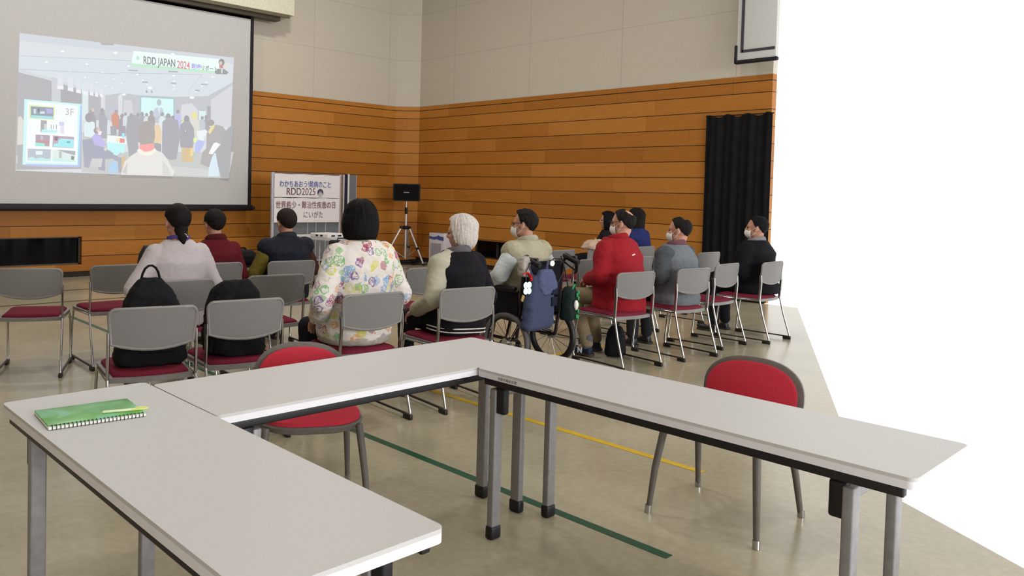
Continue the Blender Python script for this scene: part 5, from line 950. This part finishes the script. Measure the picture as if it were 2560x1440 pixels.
g = MB(); g.loft([[V((x * a + sx, y * b_ - 0.035, z)) for x, y in rrect(-0.13, 0.13, -0.03, 0.03, 0.028)] for z, a, b_, sx in [(0.27, 0.75, 0.8, 0.07), (0.33, 1.0, 1.0, 0.045), (0.42, 0.9, 1.0, 0.02), (0.46, 0.55, 0.8, 0.01)]]); link('folded_flap', melt(g, 0.008, 3, 0.014, 15, 5), M_DEN2, dn, angle=180)
for x in (-0.10, 0.10):
    g = MB(); g.tube([(x, 0.0, 0.40), (x * 1.25, 0.02, 0.47), (x * 1.5 + 0.02, 0.035, 0.52)], 0.012, 8, flat=0.4); g.build('strap', M_DEN2, dn)
g = MB(); g.rbox((0.13, -0.058, 0.29), (0.085, 0.01, 0.055), 0.02); g.rbox((0.12, -0.060, 0.21), (0.08, 0.01, 0.07), 0.02); g.build('patch', mat('patch_navy', (26, 28, 44), 0.8), dn)
gp = soft_bag('green_pouch', 'dark pouch with glossy green trim hanging below the far push handle', 'bag', (5.22, 3.86, 0.41), 0.3, mat('pouch_dark', (22, 34, 32), 0.7), 0.17, 0.11, 0.26, 3, top=0.75, wr=0.008)
M_GRNB = mat('green_gloss', (24, 140, 84), 0.3)
g = MB()
for x0, zs in [(0.045, (0.02, 0.07, 0.12, 0.17, 0.22)), (0.012, (0.03, 0.10, 0.2))]:
    for z in zs: g.rbox((x0, -0.062, z), (0.024, 0.012, 0.032), 0.005)
g.tube([(-0.03, -0.03, 0.24), (0.0, -0.045, 0.285), (0.04, -0.03, 0.25)], 0.006, 8); g.build('green_trim', M_GRNB, gp)
g = MB(); g.ell((-0.03, -0.07, 0.125), (0.022, 0.018, 0.040)); g.build('white_charm', mat('charm_white', (216, 214, 200), 0.5), gp)
g = MB(); g.tube([(-0.02, 0.0, 0.25), (0.02, 0.05, 0.40), (0.06, 0.10, 0.50)], 0.006, 6); g.build('cord', M_BLACKP, gp)
def clover_pts(s): return [(s * 0.5, s * 0.5), (-s * 0.5, s * 0.5), (-s * 0.5, -s * 0.5), (s * 0.5, -s * 0.5)]
lt = thing('clover_light', 'glowing mint-green clover-shaped light hanging on the wheelchair', 'light', (4.665, 3.83, 0.70), 0.1)
g = MB()
for x, z in clover_pts(0.045): g.ell((x, 0, z), (0.024, 0.012, 0.024))
g.build('lit_petals', emit('mint_glow', (190, 255, 236), 2.2), lt)
g = MB(); g.rbox((0, 0.014, 0), (0.07, 0.012, 0.07), 0.01); g.tube([(0.0, 0.014, 0.03), (0.05, 0.05, 0.12), (0.13, 0.06, 0.19)], 0.004, 6); g.build('holder', M_BLACKP, lt)
g = MB(); g.rbox((-0.045, 0.01, -0.075), (0.028, 0.01, 0.05), 0.004, rot=Matrix.Rotation(0.5, 3, 'Y')); g.build('key_fob', mat('fob_ochre', (150, 124, 66), 0.6), lt)
yl = thing('round_light', 'small glowing yellow-white round light by the far push handle', 'light', (5.085, 3.93, 0.86), 0.0)
g = MB(); g.ell((0, 0, 0), (0.022, 0.012, 0.022)); g.build('lit_lens', emit('yellow_glow', (250, 255, 200), 2.0), yl)
g = MB(); g.tube([(0.0, 0.01, 0.0), (0.0, 0.03, 0.0)], 0.026, 16); g.tube([(0, 0.025, 0), (0.08, 0.05, 0.03), (0.225, 0.05, 0.02)], 0.006, 6); g.build('clip', M_BLACKP, yl)
rb = thing('red_ribbon', 'bright red ribbon knotted at the near push handle of the wheelchair', 'ribbon', (4.76, 3.90, 0.78), 0.2)
g = MB()
g.tube([(-0.09, 0, 0.02), (-0.04, -0.01, 0.03), (0.0, -0.015, 0.0), (0.04, -0.01, -0.02), (0.05, -0.005, -0.09), (0.045, 0, -0.13)], [0.008, 0.012, 0.016, 0.014, 0.011, 0.006], 8, flat=0.5); g.tube([(0.0, -0.015, 0.0), (0.02, -0.02, -0.06), (0.015, -0.02, -0.1)], [0.014, 0.011, 0.006], 8, flat=0.5); g.build('ribbon', mat('ribbon_red', (190, 30, 34), 0.5), rb)
pb = soft_bag('plastic_bag', 'small translucent grey plastic bag tied beside the near push handle', 'bag', (4.755, 3.94, 0.775), 0.1, mat('bag_pale', (150, 140, 132), 0.35), 0.11, 0.07, 0.15, 8, top=0.5, wr=0.014, voxel=0.007)
g = MB(); g.tube([(0.02, 0, 0.13), (0.05, -0.01, 0.15), (0.075, -0.02, 0.128)], 0.006, 6); g.build('tie', mat('bag_pale', (150, 140, 132), 0.35), pb)

# ------------------------------------------------------------------ bags on and under the chairs
M_BP = mat('backpack_black', (21, 20, 23), 0.8, var=0.2, scale=30)
bp = soft_bag('backpack', 'tall black backpack with an upright loop handle standing on the chair seat', 'bag', (1.80, 4.07, 0.450), -0.2, M_BP, 0.40, 0.19, 0.46, 4, top=0.32, mid=0.86, wr=0.012)
g = MB(); g.tube([(-0.055, 0, 0.42), (-0.052, 0, 0.455), (-0.045, 0, 0.485), (-0.032, 0, 0.512), (-0.014, 0, 0.527), (0.006, 0, 0.528), (0.024, 0, 0.516), (0.038, 0, 0.492), (0.046, 0, 0.46), (0.050, 0, 0.42)], 0.014, 8, flat=0.45); g.build('loop_handle', M_BP, bp)
g = MB(); g.rbox((0.02, -0.10, 0.17), (0.2, 0.04, 0.2), 0.03); g.build('front_pocket', M_BP, bp)
for s in (-1, 1):
    g = MB(); g.tube([(s * 0.07, 0.06, 0.40), (s * 0.12, 0.115, 0.25), (s * 0.15, 0.09, 0.05)], 0.017, 8, flat=0.4); g.build('shoulder_strap', M_BP, bp)
b2_ = soft_bag('shoulder_bag', 'slumped black fabric bag lying on the chair seat', 'bag', (2.31, 4.06, 0.450), -0.15, mat('bag_charcoal', (22, 21, 23), 0.9, var=0.2), 0.36, 0.22, 0.425, 6, top=0.45, wr=0.02)
g = MB(); g.tube([(-0.12, -0.05, 0.34), (-0.17, -0.10, 0.2), (-0.175, -0.08, 0.03)], 0.014, 8, flat=0.4); g.build('strap', M_BP, b2_)
cc = thing('cream_cloth_bag', 'crumpled cream cloth bag slung over a grey chair backrest', 'bag', (7.79, 5.42, 0.70), 0.05)
g = MB(); g.loft([[V((x * a, y * b_, z)) for x, y in rrect(-0.19, 0.19, -0.085, 0.085, 0.06)] for z, a, b_ in [(0.085, 0.97, 1.0), (0.11, 1.0, 1.0), (0.15, 0.9, 0.8), (0.185, 0.6, 0.4)]]); link('bag_body', melt(g, 0.009, 3, 0.02, 14, 8), mat('cloth_cream', (176, 152, 132), 0.8, var=0.1), cc, angle=180)
g = MB(); g.tube([(-0.09, -0.04, 0.17), (-0.10, -0.06, 0.215), (-0.05, -0.08, 0.18), (0.02, -0.09, 0.15)], 0.008, 8, flat=0.5); g.build('handle', mat('cloth_strap', (206, 182, 136), 0.7), cc)
fb = soft_bag('floor_bag', 'black bag standing on the floor under the chair of the bright red jacket', 'bag', (6.06, 3.97, 0.012), 0.4, M_BP, 0.26, 0.15, 0.24, 9, top=0.6, wr=0.012)
g = MB(); g.tube([(-0.06, 0, 0.2), (-0.04, 0, 0.27), (0.04, 0, 0.27), (0.06, 0, 0.2)], 0.008, 8); g.build('handle', M_BP, fb)
# rollator at the far row and the black bag on its stool
ro = thing('walking_frame', 'black padded walking-frame handle with a glowing orange lamp beside the pale sweater', 'walking frame', (2.86, 6.6, 0), 0.0)
for s in (0, 1):
    x = s * 0.45
    g = MB(); g.tube([(x - 0.045, 0.0, 0.70), (x - 0.02, 0.0, 0.80), (x + 0.012, 0, 0.86), (x + 0.05, -0.02, 0.862)], [0.028, 0.034, 0.034, 0.022], 12); g.build('padded_handle', M_BLACKP, ro)
    g = MB(); g.tube([(x - 0.045, 0, 0.72), (x - 0.05, 0, 0.45), (x - 0.05, 0.03, 0.10)], 0.013); g.tube([(x - 0.05, 0, 0.45), (x - 0.05, 0.42, 0.12)], 0.013); g.build('frame_tube', M_CHROME, ro)
    for y in (0.03, 0.42):
        g = MB(); g.tube([(x - 0.05, y + 0.06 * math.cos(a), 0.075 + 0.06 * math.sin(a)) for a in np.linspace(0, 2 * PI, 20, endpoint=False)], 0.015, 8, closed=True); g.tube([(x - 0.07, y, 0.075), (x - 0.03, y, 0.075)], 0.03, 12); g.tube([(x - 0.05, y, 0.075), (x - 0.05, y, 0.14)], 0.012); g.build('wheel', M_BLACKP, ro)
g = MB(); g.rbox((0.175, 0.12, 0.42), (0.46, 0.24, 0.03), 0.01); g.build('seat', M_CLOTH, ro)
g = MB(); g.ell((0.068, -0.042, 0.858), (0.016, 0.016, 0.016)); g.build('lit_lamp', emit('orange_glow', (255, 214, 120), 2.5), ro)
g = MB(); g.tube([(0.062, -0.02, 0.858), (0.068, -0.038, 0.858)], 0.019, 14); g.build('lamp_housing', mat('lamp_red', (150, 50, 30), 0.4), ro)
sl_ = thing('folding_stool', 'small folding stool with a chrome leg under the rounded black bag', 'stool', (3.80, 6.62, 0), 0.1)
g = MB(); g.rbox((0, 0, 0.665), (0.30, 0.26, 0.02), 0.008); g.build('seat', M_CLOTH, sl_)
for sx in (-1, 1):
    g = MB(); g.tube([(sx * 0.12, -0.11, 0.655), (sx * 0.14, 0.12, 0.0)], 0.010); g.build('leg', M_CHROME, sl_)
    g = MB(); g.tube([(sx * 0.12, 0.11, 0.655), (sx * 0.14, -0.12, 0.0)], 0.010); g.build('leg', M_CHROME, sl_)
rbg = thing('rounded_bag', 'rounded black bag resting on a folding stool beside the dark red sweater', 'bag', (3.80, 6.62, 0.676), 0.1)
g = MB(); g.loft([[V((x * a + 0.0, y * a, z)) for x, y in rrect(-0.19, 0.19, -0.13, 0.13, 0.1)] for z, a in [(0.0, 0.9), (0.03, 1.0), (0.08, 0.97), (0.125, 0.7), (0.14, 0.35)]]); link('bag_body', melt(g, 0.009, 4, 0.006, 10, 1), M_BP, rbg, angle=180)
g = MB(); g.tube([(-0.10, 0, 0.115), (-0.05, -0.02, 0.155), (0.05, -0.02, 0.155), (0.10, 0, 0.115)], 0.008, 8); g.build('handle', M_BP, rbg)
for o in list(bpy.data.objects):
    if o.type == 'MESH' and not o.data.materials: print('no material', o.name)
bpy.data.scenes.remove(WS)
